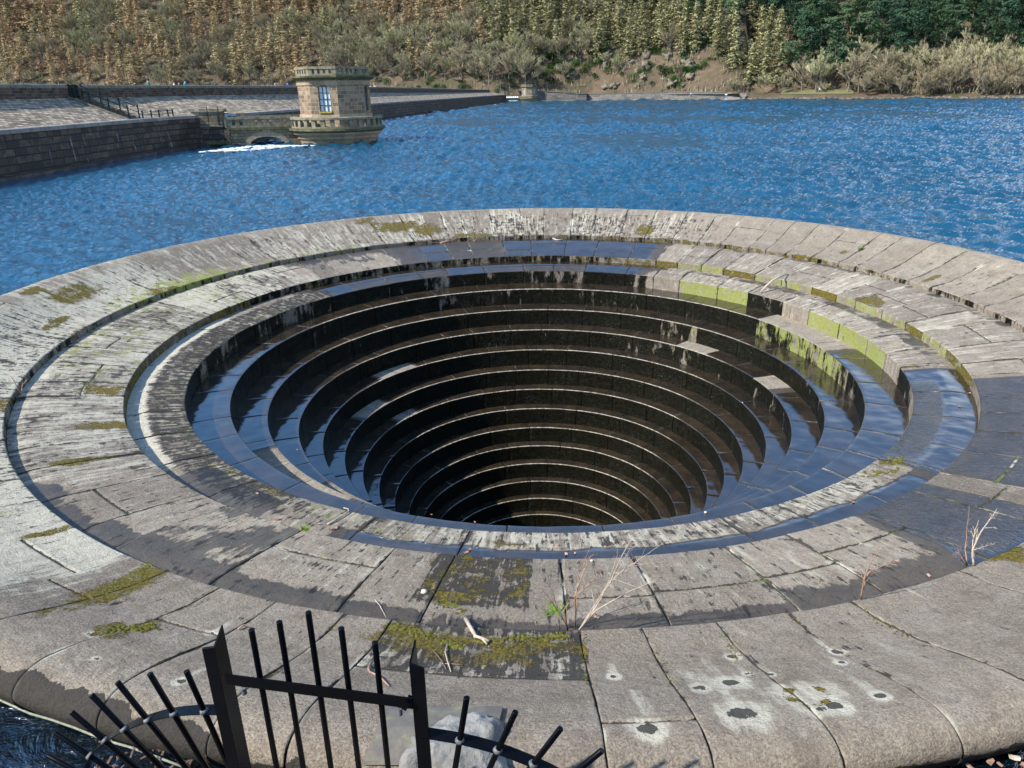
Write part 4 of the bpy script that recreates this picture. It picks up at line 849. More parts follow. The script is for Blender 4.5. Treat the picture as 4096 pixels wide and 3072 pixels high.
def leafmesh(name, seed, kind, h, rad):
    rg = random.Random(seed); V, MI = [], []
    if kind in ('larch', 'spruce'):
        lv = 42 if kind == 'larch' else 42
        for i in range(lv):
            z = h*(.22+.78*(i/lv)**.92) if kind == 'larch' else h*(.08+.92*(i/lv)); Rm = rad*(1-(z/h))**.5*min(1, .5+z/h*1.5)*rg.uniform(.35, 1.15)+.12
            for j in range(rg.randint(4, 6) if kind == 'larch' else rg.randint(6, 8)):
                a = rg.uniform(0, TW); rr_ = Rm*rg.uniform(.55, 1.1); dz = -.28*rr_+rg.uniform(-.2, .25); A = Vector((0, 0, z)); B_ = Vector((rr_*math.cos(a), rr_*math.sin(a), z+dz+.25*rr_*(z/h)))
                tri_twig(V, MI, A, B_, .05, 1, rg)
                ns = max(2, int(rr_*3.6))
                for s_ in range(ns):
                    f = (s_+rg.uniform(.3, 1))/ns; P = A.lerp(B_, min(f, 1.02)); sz = rg.uniform(.25, .70)*(1 if kind == 'larch' else 1.1)
                    o = Vector((rg.uniform(-1, 1), rg.uniform(-1, 1), rg.uniform(-.9, .25)))*sz; side = Vector((-math.sin(a), math.cos(a), rg.uniform(-.3, .3)))*sz*rg.uniform(.35, .75)
                    V += [P-side, P+side, P+o]; MI.append(0)
    elif kind == 'pine':
        for i in range(34):
            z = h*rg.uniform(.34, .98); q = (z/h-.34)/.64; Rm = rad*math.sin(min(1, .35+q*.9)*math.pi*.62)*(1.12-q*.72); a = rg.uniform(0, TW); rr_ = Rm*rg.uniform(.35, 1.0)
            C_ = Vector((rr_*math.cos(a), rr_*math.sin(a), z+.15*rr_)); tri_twig(V, MI, Vector((0, 0, z-.5)), C_, .09, 1, rg); cs = rg.uniform(.9, 1.6)
            for k_ in range(44):
                d_ = Vector((rg.gauss(0, 1), rg.gauss(0, 1), rg.gauss(0, .55))); d_ = d_.normalized()*rg.uniform(.35, 1)*cs; P = C_+Vector((d_.x, d_.y, d_.z*.62)); sz = rg.uniform(.28, .60)
                o = Vector((rg.uniform(-1, 1), rg.uniform(-1, 1), rg.uniform(-.2, 1))).normalized()*sz; s2 = o.orthogonal().normalized()*sz*.55; V += [P-s2, P+s2, P+o*1.5]; MI.append(0)
    elif kind == 'bare':
        def br(p, d_, L, w, dep):
            q = p+d_*L; tri_twig(V, MI, p, q, w, 1 if dep > 1 else 0, rg)
            if dep == 0: return
            for i in range({3: 5, 2: 5, 1: 6}[dep]):
                f = rg.uniform(.35, 1.0); nd = (d_+Vector((rg.gauss(0, .42), rg.gauss(0, .42), rg.uniform(-.08, .42)))).normalized(); br(p.lerp(q, f), nd, L*rg.uniform(.48, .72), w*.72, dep-1)
        n = 9
        for i in range(n):
            a = TW*i/n+rg.uniform(-.3, .3); e = rg.uniform(.35, 1.2); d_ = Vector((math.cos(a)*math.cos(e)*rad/h*1.9, math.sin(a)*math.cos(e)*rad/h*1.9, math.sin(e))).normalized(); br(Vector((0, 0, h*rg.uniform(.22, .5))), d_, h*.34, .15, 3)
        br(Vector((0, 0, h*.5)), Vector((0, 0, 1)), h*.34, .15, 3)
    elif kind == 'shrub':
        for c_ in range(7):
            C_ = Vector((rg.uniform(-1, 1)*rad*.7, rg.uniform(-1, 1)*rad*.7, h*rg.uniform(.25, .65))); cs = rad*rg.uniform(.4, .65)
            for k_ in range(70):
                d_ = Vector((rg.gauss(0, 1), rg.gauss(0, 1), rg.gauss(0, .8))).normalized()*cs*rg.uniform(.6, 1); P = C_+d_; P.z = max(P.z, .05); sz = rg.uniform(.14, .30)
                o = (d_.normalized()+Vector((rg.uniform(-1, 1), rg.uniform(-1, 1), rg.uniform(-1, 1)))).normalized()*sz; s2 = o.orthogonal().normalized()*sz*.6; V += [P-s2, P+s2, P+o]; MI.append(0)
    return V, MI
FOL = {
 'larch': ('larch_twigs', [(.28, .18, .10), (.46, .32, .17), (.54, .42, .23), (.40, .35, .17), (.48, .30, .17), (.50, .45, .24)]),
 'spruce': ('olive_needles', [(.20, .19, .09), (.31, .29, .14), (.40, .38, .18), (.32, .26, .16)]),
 'pine': ('pine_needles', [(.030, .062, .034), (.052, .098, .050), (.082, .132, .056), (.042, .082, .050)]),
 'bare': ('bare_twigs', [(.36, .30, .19), (.50, .46, .27), (.33, .26, .17), (.48, .47, .25), (.40, .33, .24)]),
 'shrub': ('glossy_evergreen_leaves', [(.015, .045, .012), (.035, .090, .018), (.085, .14, .025)]),
}
FM = {k_: mat_foliage(n_, c_) for k_, (n_, c_) in FOL.items()}
PROTO = {}
def proto(kind, var, h, rad, name):
    V, MI = leafmesh(kind, 100*var+hash(kind) % 7+len(kind), kind, h, rad)
    me = tri_mesh(name+'_crown', V, [FM[kind], M['bark']], MI); r = empty(name, (0, 0, -500))
    c = link('crown' if kind != 'shrub' else 'foliage', me, r)
    tb = trunk_mesh(h*(.97 if kind != 'bare' else .62) if kind != 'shrub' else h*.5, {'bare': .20, 'shrub': .08}.get(kind, .17), .012, random.Random(var)); tb.build('trunk' if kind != 'shrub' else 'stem', M['bark'], r)
    return r
SPEC = {'larch': (15.0, 5.4, 'larch_tree'), 'spruce': (16.5, 4.7, 'conifer_tree'), 'pine': (13.5, 4.3, 'pine_tree'), 'bare': (11.5, 5.2, 'bare_tree'), 'shrub': (2.6, 1.7, 'rhododendron_bush')}
for kd, (h, rad, nm) in SPEC.items(): PROTO[kd] = [proto(kd, v, h*(1-.06*v), rad*(1+.08*v), nm) for v in range(4 if kd != 'shrub' else 3)]
used = set(); EXTRA = []
LAB = {'larch': ('brown leafless larch packed among others on the hillside above the dam', 'larch', 'larches on the hillside'),
       'spruce': ('yellow-green drooping conifer in the middle of the hillside', 'conifer', 'olive conifers on the hillside'),
       'pine': ('dark green pine on the right-hand hillside', 'pine', 'dark pines on the hillside'),
       'bare': ('leafless grey-brown broadleaf tree on the hillside', 'tree', 'bare trees on the hillside'),
       'shrub': ('glossy dark green bush on the hillside slope', 'bush', 'evergreen bushes on the slope')}
cnt = {k_: 0 for k_ in SPEC}; rg = random.Random(21)
def put(kd, a, t, s_=1.0, label=None, cat=None, sink=.3, grp=True):
    if cnt[kd] >= 300:
        if kd != 'shrub': EXTRA.append((kd, a, t, s_))
        return None
    v = rg.randrange(len(PROTO[kd])); o = PROTO[kd][v]
    if (kd, v) in used: o = copy_tree(o)
    used.add((kd, v)); cnt[kd] += 1
    p = pt_at(a, t); o.location = (p.x, p.y, p.z-sink); o.rotation_euler[2] = rg.uniform(0, TW); o.rotation_euler[0] = rg.gauss(0, .05); o.scale = (s_*rg.uniform(.9, 1.15), s_*rg.uniform(.9, 1.15), s_*rg.uniform(.85, 1.15))
    L = LAB[kd]; tag(o, label or L[0], cat or L[1], L[2] if grp else None); return o
def azi(u): # azimuth of an image column near the horizon
    r = ray(u, 300); return math.atan2(r[0], r[1])
# singled-out trees by the shore
for (u, t, kd, s_, lab) in ((3060, 7, 'bare', .62, 'slender pale birch, left of the pair behind the far grassy bank'), (3135, 7, 'bare', .60, 'slender pale birch, right of the pair behind the far grassy bank'),
        (3270, 9, 'bare', 1.15, 'large spreading leafless tree standing on the far grass strip'), (3400, 9, 'bare', 1.25, 'tall leafless tree at the right end of the far grass strip'), (3345, 20, 'pine', .9, 'lone dark conifer between two spreading bare trees near the shore'),
        (3690, 14, 'pine', .62, 'small dark conifer amid the pale bare trees at the right'), (2270, 30, 'bare', 1.1, 'white-stemmed birch on the slope above the rocky bank'), (2350, 22, 'bare', .8, 'slim white-trunked tree among the bushes above the long far wall'),
        (2100, 6, 'bare', 1.2, 'big leafless tree right behind the far tower'), (2930, 4, 'bare', .45, 'thin leafless sapling beside the concrete ramp')):
    put(kd, azi(u), t, s_, lab, grp=False)
N_T = 0
cells = []
for i in range(7000):
    a = rg.uniform(-.70, .66); t = rg.uniform(9, 128)
    cells.append((a, t))
cells.sort(key=lambda c_: c_[1]+rg.uniform(-6, 6))
occ = []
cell_ok = {}
def far_enough(p, dmin):
    kx, ky = int(p.x//6), int(p.y//6)
    for i in (-1, 0, 1):
        for j in (-1, 0, 1):
            for q in cell_ok.get((kx+i, ky+j), []):
                if (q[0]-p.x)**2+(q[1]-p.y)**2 < dmin*dmin: return False
    cell_ok.setdefault((kx, ky), []).append((p.x, p.y)); return True
for a, t in cells:
    p = pt_at(a, t); u, v = project(p); nz = noise3(u*.004, v*.008, 2.0)*.5+.5+rg.uniform(-.16, .16); v -= 0
    if u < -120 or u > 4220: continue
    rocky = 2150 < u < 2800 and v > 262; kd = None; s_ = 1.0
    if rocky:
        kd = 'shrub' if rg.random() < .5 else ('bare' if rg.random() < .62 else None); s_ = rg.uniform(.7, 1.2) if kd == 'shrub' else rg.uniform(.4, .75)
    elif u < 1930:
        if v > 300 and u > 1300: kd = 'bare' if rg.random() < .72 else 'shrub'; s_ = .95
        elif v > 320: kd = 'bare' if rg.random() < .6 else 'larch'; s_ = .85
        else: kd = 'larch' if nz < .58 else ('bare' if nz < .84 else 'spruce'); s_ = rg.uniform(.8, 1.12)
        if u > 1350 and v > 190 and rg.random() < .75: kd = 'bare'
    elif u < 2820:
        kd = 'bare' if (v > 240 and rg.random() < .75) else ('spruce' if nz < .72 else 'bare')
        if u > 2450 and v < 170 and nz > .55: kd = 'pine'
    elif u < 3120:
        kd = 'spruce' if v > 130+ (u-2820)*.1 else 'pine'
    else:
        if v > 345 or (u > 3400 and v > 290): kd = 'bare'; s_ = 1.05
        else: kd = 'pine' if nz < .70 else 'bare'; s_ = .98
        if 3890 < u < 4010 and t > 70: kd = None
    if t < 13 and a > .29 and u < 3420 and kd: kd = 'bare' if rg.random() < .25 else None; s_ = .4
    if kd is None: continue
    dm = {'larch': 5.0, 'spruce': 5.0, 'pine': 4.9, 'bare': 4.7, 'shrub': 2.6}[kd]
    if not far_enough(p, dm): continue
    if kd == 'shrub': s_ *= 1.0
    put(kd, a, t, s_)
# low scrub on the right-hand shore
for i in range(46):
    u = rg.uniform(3420, 4200); put('bare', azi(u), rg.uniform(.5, 9), rg.uniform(.42, .72))
for i in range(120):
    u = rg.uniform(2130, 2840); put('shrub', azi(u), rg.uniform(7, 34), rg.uniform(.7, 1.3))
for i in range(34):
    u = rg.uniform(1500, 2060); put('shrub', azi(u), rg.uniform(5, 18), rg.uniform(.5, 1.0))
print('trees', cnt, len(EXTRA))
# the rest of the wood higher up, one mesh
VV, FF_, MI_, off = [], [], [], 0; KD = ['larch', 'spruce', 'pine', 'bare']; CM = {}
for kd in KD:
    me = PROTO[kd][0].children[0].data; v = np.empty(len(me.vertices)*3, np.float32); me.vertices.foreach_get('co', v); mi = np.empty(len(me.polygons), np.int32); me.polygons.foreach_get('material_index', mi); CM[kd] = (v.reshape(-1, 3), mi)
for kd, a, t, s_ in EXTRA[:420]:
    v, mi = CM[kd]; p = pt_at(a, t); r_ = rg.uniform(0, TW); c_, q_ = math.cos(r_), math.sin(r_); w = v*s_*rg.uniform(.88, 1.12)
    VV.append(np.stack([w[:, 0]*c_-w[:, 1]*q_+p.x, w[:, 0]*q_+w[:, 1]*c_+p.y, w[:, 2]+p.z], -1)); MI_.append(np.where(mi == 0, KD.index(kd), 4))
if VV:
    V = np.concatenate(VV); mi = np.concatenate(MI_); n = len(mi); me = bpy.data.meshes.new('distant_wood'); me.vertices.add(len(V)); me.vertices.foreach_set('co', V.ravel()); me.loops.add(n*3); me.loops.foreach_set('vertex_index', np.arange(n*3, dtype=np.int32)); me.polygons.add(n); me.polygons.foreach_set('loop_start', np.arange(n, dtype=np.int32)*3)
    for kd in KD: me.materials.append(FM[kd])
    me.materials.append(M['bark']); me.polygons.foreach_set('material_index', mi.astype(np.int32)); me.update(calc_edges=True); tag(link('distant_wood', me), 'rest of the wood high on the hillside, too dense to count', 'wood', kind='stuff')
# undergrowth that fills between the trunks: uncountable
uv_, ui = [], []
for i in range(9000):
    a = rg.uniform(-.70, .66); t = rg.uniform(3, 125)**1.0
    if False: continue
    if .30 < a < .44 and t < 14: continue
    p = pt_at(a, t); n = 4
    for k_ in range(n):
        q = p+Vector((rg.uniform(-1.4, 1.4), rg.uniform(-1.4, 1.4), 0)); tp = q+Vector((rg.uniform(-.5, .5), rg.uniform(-.5, .5), rg.uniform(.8, 2.4))); s2 = Vector((rg.uniform(-1, 1), rg.uniform(-1, 1), 0)).normalized()*rg.uniform(.08, .28); uv_ += [q-s2, q+s2, tp]; ui.append(0)
me = tri_mesh('undergrowth', uv_, [mat_simple('dry_undergrowth', (.13, .11, .068), (.34, .30, .19), .12, .95, 0)], ui); tag(link('undergrowth', me), 'tangle of dry undergrowth filling the hillside between the trees', 'undergrowth', kind='stuff')
# rock outcrops
def rock(name, loc, size, mat, lab, cat='rock', seed=0, grp=None, sub=4, squash=1.0, power=.32):
    rs = np.random.default_rng(seed); n, mm = 26*sub//4, 40*sub//4
    ph = np.linspace(0, math.pi, n)[:, None]; th = np.linspace(0, TW, mm+1)[None, :]
    x, y, z = np.sin(ph)*np.cos(th), np.sin(ph)*np.sin(th), np.cos(ph)*np.ones_like(th)
    sgn = lambda q, e: np.sign(q)*np.abs(q)**e
    x, y, z = sgn(x, .8), sgn(y, .8), sgn(z, .8)
    d_ = 1+power*fbm(x*1.3+seed*3, y*1.3, z*1.3, 4)
    V = np.stack([x*d_*size[0], y*d_*size[1], z*d_*size[2]], -1).reshape(-1, 3)
    me = grid_mesh(name, V, n, mm+1); me.materials.append(mat); o = link(name, me, None, loc); return tag(o, lab, cat, grp)
for i in range(26):
    u = rg.uniform(2240, 2780); a = azi(u); t = rg.uniform(7, 19); p = pt_at(a, t); s_ = rg.uniform(.6, 1.9)
    o = rock('rock_outcrop', p, (s_*1.3, s_, s_*rg.uniform(.6, 1.1)), M['cliff'], 'tan gritstone outcrop among bushes on the bank above the far wall', 'rock', 50+i % 6, 'rock outcrops above the far wall', 2, power=.7); o.rotation_euler[2] = rg.uniform(0, 6)
# ------------------------------------------------------------------ people (far away, heads and shoulders above the parapet)
SKIN = NT('skin').bsdf((.52, .32, .24), .6)
def cloth(name, c): return mat_simple(name, tuple(x*.8 for x in c), c, 12, .9, 0)
def person(loc, rz, top, trou, hair, lab, stride=.25, arm=.25, cat='person', s_=1.0):
    """one skinned body; jacket, trousers and hair are pieces of clothing over it"""
    r = empty('person', loc, rz, label=lab, cat=cat)
    J = {'pel': (0, 0, .95), 'sp': (0, 0, 1.2), 'ch': (0, .01, 1.38), 'nk': (0, .01, 1.50), 'hd': (0, .03, 1.60), 'tp': (0, .02, 1.74),
         'hl': (-.10, 0, .90), 'kl': (-.11, stride*.45, .50), 'al': (-.11, stride*.5, .09), 'fl': (-.11, stride*.5+.17, .04), 'hr': (.10, 0, .90), 'kr': (.11, -stride*.25, .50), 'ar': (.11, -stride, .11), 'fr': (.11, -stride+.16, .05),
         'sl': (-.19, 0, 1.42), 'el': (-.25, -arm*.4, 1.15), 'wl': (-.24, arm*.5, .93), 'gl': (-.23, arm*.7, .85), 'sr': (.19, 0, 1.42), 'er': (.25, -arm*.2, 1.15), 'wr': (.24, arm*.9, .98), 'gr': (.22, arm*1.15, .92)}
    Rd = {'pel': .15, 'sp': .13, 'ch': .16, 'nk': .06, 'hd': .095, 'tp': .07, 'hl': .10, 'kl': .065, 'al': .045, 'fl': .035, 'hr': .10, 'kr': .065, 'ar': .045, 'fr': .035, 'sl': .07, 'el': .05, 'wl': .032, 'gl': .035, 'sr': .07, 'er': .05, 'wr': .032, 'gr': .035}
    E_ = [('pel', 'sp'), ('sp', 'ch'), ('ch', 'nk'), ('nk', 'hd'), ('hd', 'tp'), ('pel', 'hl'), ('hl', 'kl'), ('kl', 'al'), ('al', 'fl'), ('pel', 'hr'), ('hr', 'kr'), ('kr', 'ar'), ('ar', 'fr'), ('ch', 'sl'), ('sl', 'el'), ('el', 'wl'), ('wl', 'gl'), ('ch', 'sr'), ('sr', 'er'), ('er', 'wr'), ('wr', 'gr')]
    def skin(name, keys, edges, mat, extra, par):
        ks = list(keys); me = bpy.data.meshes.new(name); me.from_pydata([J[k_] for k_ in ks], [(ks.index(a), ks.index(b_)) for a, b_ in edges], []); o = link(name, me, par)
        m_ = o.modifiers.new('s', 'SKIN'); me.materials.append(mat)
        for i, k_ in enumerate(ks): me.skin_vertices[0].data[i].radius = (Rd[k_]+extra, Rd[k_]+extra); me.skin_vertices[0].data[i].use_root = (i == 0)
        o.modifiers.new('sub', 'SUBSURF').levels = 1; o.modifiers['sub'].render_levels = 1; m_.use_smooth_shade = True
        return o
    skin('body', J.keys(), E_, SKIN, 0, r)
    up = ['pel', 'sp', 'ch', 'sl', 'el', 'wl', 'sr', 'er', 'wr']; skin('jacket', up, [e for e in E_ if e[0] in up and e[1] in up], top, .022, r)
    lo = ['pel', 'hl', 'kl', 'al', 'hr', 'kr', 'ar']; skin('trousers', lo, [e for e in E_ if e[0] in lo and e[1] in lo], trou, .018, r)
    me = bpy.data.meshes.new('hair'); n = 10; Vh = []; F = []
    for i in range(n//2+1):
        ph = math.pi*.56*i/(n//2)
        for j in range(n): th = TW*j/n; Vh.append((.115*math.sin(ph)*math.cos(th), -.012+.125*math.sin(ph)*math.sin(th), 1.67+.13*math.cos(ph)))
    for i in range(n//2):
        for j in range(n): F.append((i*n+j, i*n+(j+1) % n, (i+1)*n+(j+1) % n, (i+1)*n+j))
    me.from_pydata(Vh, [], F); me.materials.append(hair); link('hair', me, r)
    r.scale = (s_,)*3
    return r
TEAL, NAVY, WHITE, RED, YEL, PINK, BLUEC = [cloth(n_, c_) for n_, c_ in (('teal_fleece', (.02, .26, .26)), ('navy_coat', (.03, .035, .08)), ('pale_coat', (.62, .60, .62)), ('red_coat', (.50, .05, .05)), ('yellow_coat', (.65, .50, .05)), ('pink_coat', (.70, .42, .38)), ('blue_coat', (.05, .09, .40)))]
DARKH = cloth('dark_hair', (.03, .02, .018)); JEAN = cloth('dark_trousers', (.04, .045, .07)); BROWNH = cloth('brown_hair', (.16, .09, .05)); AQUA = cloth('turquoise_coat', (.02, .36, .42))
def behind_wall(u, v, dx=1.3, hh=1.76):
    """point on the dam path seen in image column u, 1.3 m behind the parapet"""
    r = ray(u, v)
    for y in np.arange(35, 280, .25):
        if (r[0]/r[1])*y < parx(y)-dx: break
    return (r[0]/r[1]*y, y, CAMZ+r[2]/r[1]*y-hh)
for (u, v, top, hair, lab, rz) in ((590, 316, TEAL, DARKH, 'person in a teal fleece with dark hair walking behind the parapet, leftmost on the dam', 1.6), (694, 323, WHITE, BROWNH, 'person in a pale navy-trimmed coat, left of the close group behind the parapet', -1.2), (713, 324, NAVY, DARKH, 'smaller person in a navy coat in the middle of the group behind the parapet', -1.4), (738, 318, AQUA, NAVY, 'person in a turquoise coat with the hood up, right of the group on the dam', -1.5),
                              (1100, 334, PINK, PINK, 'person in pale pink barely showing above the parapet left of the near tower', 0), (1150, 328, BLUEC, DARKH, 'person in a bright blue coat above the parapet just left of the near tower', .5), (1478, 339, WHITE, BROWNH, 'person in white above the parapet, close beside the right of the near tower', 0), (1500, 337, WHITE, DARKH, 'person in a white coat above the parapet, farther right of the near tower', .4)):
    L = behind_wall(u, v); person(L, rz, top, JEAN, hair, lab)
for (u, v, y, top, lab) in ((2738, 367, 274.5, RED, 'person in a red top behind the end of the far wall'), (2765, 368, 272.5, WHITE, 'person in a pale top with a backpack where the far wall ends'),
                      (3277, 357, None, NAVY, 'person in navy on the far grass, left of the group'), (3286, 358, None, WHITE, 'person in pale clothes second from left on the far grass'), (3301, 356, None, NAVY, 'person in a dark coat third from left on the far grass'), (3308, 359, None, YEL, 'person in yellow at the right of the group on the far grass')):
    if y: p = aty(u, v, y); p.z -= 1.75
    else: a = azi(u); p = pt_at(a, 8.5)
    person(p, rg.uniform(0, 6), top, JEAN, DARKH, lab, s_=1.0)

# ------------------------------------------------------------------ black gate and fan fences in front
gA, gB = onz(905, 2700, 2.2), onz(1640, 2795, 2.2); gd = (gB-gA).xy.normalized(); gn = Vector((gd.y, -gd.x))  # towards camera
G = lambda u, v, off=0: onplane(u, v, (gA.x, gA.y), (gd.x, gd.y))+Vector((gn.x, gn.y, 0))*off
gate = empty('gate', (0, 0, 0), label='black steel gate of round bars between two angle-iron posts', cat='gate')
GM = Matrix(((gd.x, gn.x, 0), (gd.y, gn.y, 0), (0, 0, 1)))  # local x along gate, y to camera
ZB = 1.27
def topcap(b, p, r): pass
for (u, v) in ((992, 2536), (1104, 2504), (1221, 2466), (1354, 2530), (1490, 2588)):
    p = G(u, v, -.03); b = MB(); r_ = .0136; b.tube([(p.x, p.y, ZB), (p.x, p.y, p.z-.002), (p.x, p.y, p.z)], [r_, r_, r_*.86], 20); b.build('bar', M['black'], gate, smooth=False)
def shade_auto(o):
    for p_ in o.data.polygons: p_.use_smooth = len(p_.vertices) == 4
for o in list(gate.children): shade_auto(o)
rl, rr2 = G(903, 2710), G(1650, 2800); 
b = MB(); L = (rr2-rl).xy.length; b.box(((rl.x+rr2.x)/2, (rl.y+rr2.y)/2, 2.175), (L, .007, .062), M=GM); b.box(((rl.x+rr2.x)/2-gn.x*.022, (rl.y+rr2.y)/2-gn.y*.022, 2.150), (L, .045, .006), M=GM)
b.build('top_rail', M['black'], gate, bevel=.0012)
b = MB(); q = rl.lerp(rr2, .09); b.tube([(q.x+gn.x*.0, q.y, 2.135), (q.x, q.y, 2.10)], .012, 12); q = rl.lerp(rr2, .93); b.tube([(q.x, q.y, 2.135), (q.x, q.y, 2.10)], .011, 12); b.build('bolt', M['weld'], gate)
b = MB(); q = rl.lerp(rr2, .972); b.box((q.x, q.y, 2.175), (.022, .045, .05), M=GM @ Matrix.Rotation(.5, 3, 'Y')); b.build('hinge_block', M['black'], gate)
def anglepost(corner, side, name, lab):
    """L section: one flange in the gate plane, one running away; top cut on a slope"""
    p = corner; w, t, dpt = .066, .008, .090
    pst = empty(name, (p.x, p.y, ZB), label=lab, cat='post'); b = MB(); zt = p.z-ZB
    ex = Vector((gd.x, gd.y, 0)); ey = Vector((gn.x, gn.y, 0)); zsl = .045
    def bar(x0, x1, y0, y1, ztf):
        P = [ex*x+ey*y for x, y in ((x0, y0), (x1, y0), (x1, y1), (x0, y1))]
        T = [ztf(x, y) for x, y in ((x0, y0), (x1, y0), (x1, y1), (x0, y1))]
        lo = [q for q in P]; up = [q+Vector((0, 0, z)) for q, z in zip(P, T)]
        b.quad(up[3], up[2], up[1], up[0]); [b.quad(lo[(i+1) % 4], lo[i], up[i], up[(i+1) % 4]) for i in range(4)]
    zf = lambda x, y: zt-(abs(x)*.30)+(-y)*.62
    if side < 0: bar(-w, 0, -t, 0, zf); bar(-t, 0, -dpt, -t, zf)
    else: bar(0, w, -t, 0, zf); bar(0, t, -dpt, -t, zf)
    b.build('angle_iron', M['black'], pst, bevel=.001)
    return pst
anglepost(G(857, 2590), -1, 'gate_post', 'black angle-iron gate post on the left, its top cut to a slope')
anglepost(G(1636, 2657), 1, 'gate_post', 'black angle-iron gate post on the right, worn white at its cut top')
def fan(bars, rib, lab):
    f = empty('fan_fence', (0, 0, 0), label=lab, cat='fence'); welds = []
    for pts in bars:
        P = [G(u, v, -.018) for u, v in pts]; d_ = (P[-1]-P[0]).normalized(); e = P[0]+d_*max(1.0, (P[-1]-P[0]).length+.15)
        b = MB(); r_ = .0138; b.tube([e, P[0]+d_*.002, P[0]], [r_, r_, r_*.88], 20); o = b.build('bar', M['black'], f); shade_auto(o)
        # weld ring where the bar meets the ribbon
        welds.append((P[0], d_))
    C_ = [G(u, v) for u, v in rib]
    # smooth the ribbon line
    Q = []
    for i in range(len(C_)-1):
        p0, p1, p2, p3 = C_[max(i-1, 0)], C_[i], C_[i+1], C_[min(i+2, len(C_)-1)]
        for t in np.linspace(0, 1, 6, endpoint=False): Q.append(.5*((2*p1)+(p2-p0)*t+(2*p0-5*p1+4*p2-p3)*t*t+(-p0+3*p1-3*p2+p3)*t**3))
    Q.append(C_[-1]); Q = [Vector(q) for q in Q]
    b = MB(); ey = Vector((gn.x, gn.y, 0)); w = .062; th = .005
    for i in range(len(Q)-1):
        n0 = [(Q[min(k_+1, len(Q)-1)]-Q[max(k_-1, 0)]).cross(ey).normalized()*th for k_ in (i, i+1)]
        if n0[0].z < 0: n0 = [-x for x in n0]
        a, c_ = Q[i], Q[i+1]; A1, C1 = a-ey*w, c_-ey*w
        b.quad(a, c_, C1, A1); b.quad(a-n0[0], A1-n0[0], C1-n0[1], c_-n0[1]); b.quad(a-n0[0], c_-n0[1], c_, a); b.quad(A1, C1, C1-n0[1], A1-n0[0])
    b.build('flat_rib', M['black'], f)
    for P, d_ in welds:   # nearest point of the rib to each bar
        best = min(((((q-P)-(q-P).dot(d_)*d_).length, q) for q in Q), key=lambda x: x[0])
        if best[0] > .06: continue
        t = (best[1]-P).dot(d_); c_ = P+d_*t; b = MB(); b.tube([c_-d_*.014, c_-d_*.006, c_+d_*.004], [.0155, .020, .023], 12); b.build('weld', M['weld'], f, smooth=True)
    return f
X5 = lambda x, y: (x/1.58, 2400+y/1.58); X6 = lambda x, y: (1300+x/1.58, 2300+y/1.58)
fan([[X5(1163, 465), X5(1265, 690), X5(1430, 1062)], [X5(930, 480), X5(1060, 705), X5(1280, 1062)], [X5(725, 535), X5(880, 745), X5(1150, 1062)], [X5(560, 615), X5(740, 800), X5(990, 1062)], [X5(435, 725), X5(620, 890), X5(830, 1062)], [X5(330, 855), X5(540, 1000), X5(640, 1062)], [X5(285, 1000), X5(400, 1062)]],
    [X5(1372, 725), X5(1250, 722), X5(1060, 740), X5(890, 785), X5(740, 850), X5(625, 925), X5(550, 1010), X5(515, 1090), X5(500, 1180)], 'fan of black bars on a curved flat rib at the left of the gate')
fan([[X6(890, 795), X6(860, 1020), X6(820, 1220)], [X6(1200, 885), X6(1110, 1090), X6(1045, 1220)], [X6(1487, 990), X6(1340, 1180), X6(1305, 1225)], [X6(1750, 1130), X6(1640, 1220)]],
    [X6(610, 1028), X6(850, 1068), X6(1100, 1135), X6(1330, 1225), X6(1480, 1300), X6(1600, 1380)], 'fan of black bars on a curved flat rib at the right of the gate')
# thin cable lying at the waterline, bottom left
b = MB(); b.tube([onz(*p, .33)+Vector((0, 0, .01*math.sin(i*1.9))) for i, p in enumerate([(-120, 2740), (0, 2803), (120, 2852), (200, 2875), (300, 2915), (420, 2960), (520, 2985), (640, 3035), (760, 3080)])], .009, 8)
tag(b.build('thin_cable', mat_simple('pale_cable', (.16, .18, .12), (.34, .36, .28), 30, .7, .2, .002), smooth=True), 'thin pale cable along the waterline at the bottom left', 'cable')

# boulder and recess
pb_ = onz(1800, 3000, .62); rock('boulder', (pb_.x+.03, pb_.y-.02, .40), (.42, .34, .34), M['rock'], 'big pale rounded boulder behind the gate, partly hidden by its right post', 'boulder', 3, None, 12, power=.22)
def crest_z(r): k_ = int(np.argmax(cr_)); return float(np.interp(r, cr_[k_:][::-1], cz_[k_:][::-1]))
def on_surf(u, v):
    """pixel to the spillway surface"""
    z = .4
    for _ in range(25):
        p = onz(u, v, z); r = math.hypot(p.x-CX, p.y-CY)
        zz = crest_z(r) if r > 10 else (float(np.interp(r, [8.363, 9.76, 10], [-.37, -.135, -.135])) if r > 8.363 else (float(np.interp(r, [7.391, 7.97, 8.36], [-.655, -.566, -.566])) if r > 7.391 else -1.045))
        z += (zz-z)*.6
    return Vector((p.x, p.y, zz))
cn = [(1545, 2830), (2012, 2836), (1950, 3072), (1450, 3072)]; b = MB(); NQ = 14; GQ = []
for i in range(NQ+1):
    for j in range(NQ+1):
        f, g = i/NQ, j/NQ; u = (cn[0][0]*(1-g)+cn[1][0]*g)*(1-f)+(cn[3][0]*(1-g)+cn[2][0]*g)*f; v = (cn[0][1]*(1-g)+cn[1][1]*g)*(1-f)+cn[3][1]*f
        GQ.append(on_surf(u, v)+Vector((0, 0, .026)))
for i in range(NQ):
    for j in range(NQ): b.quad(GQ[i*(NQ+1)+j], GQ[(i+1)*(NQ+1)+j], GQ[(i+1)*(NQ+1)+j+1], GQ[i*(NQ+1)+j+1])
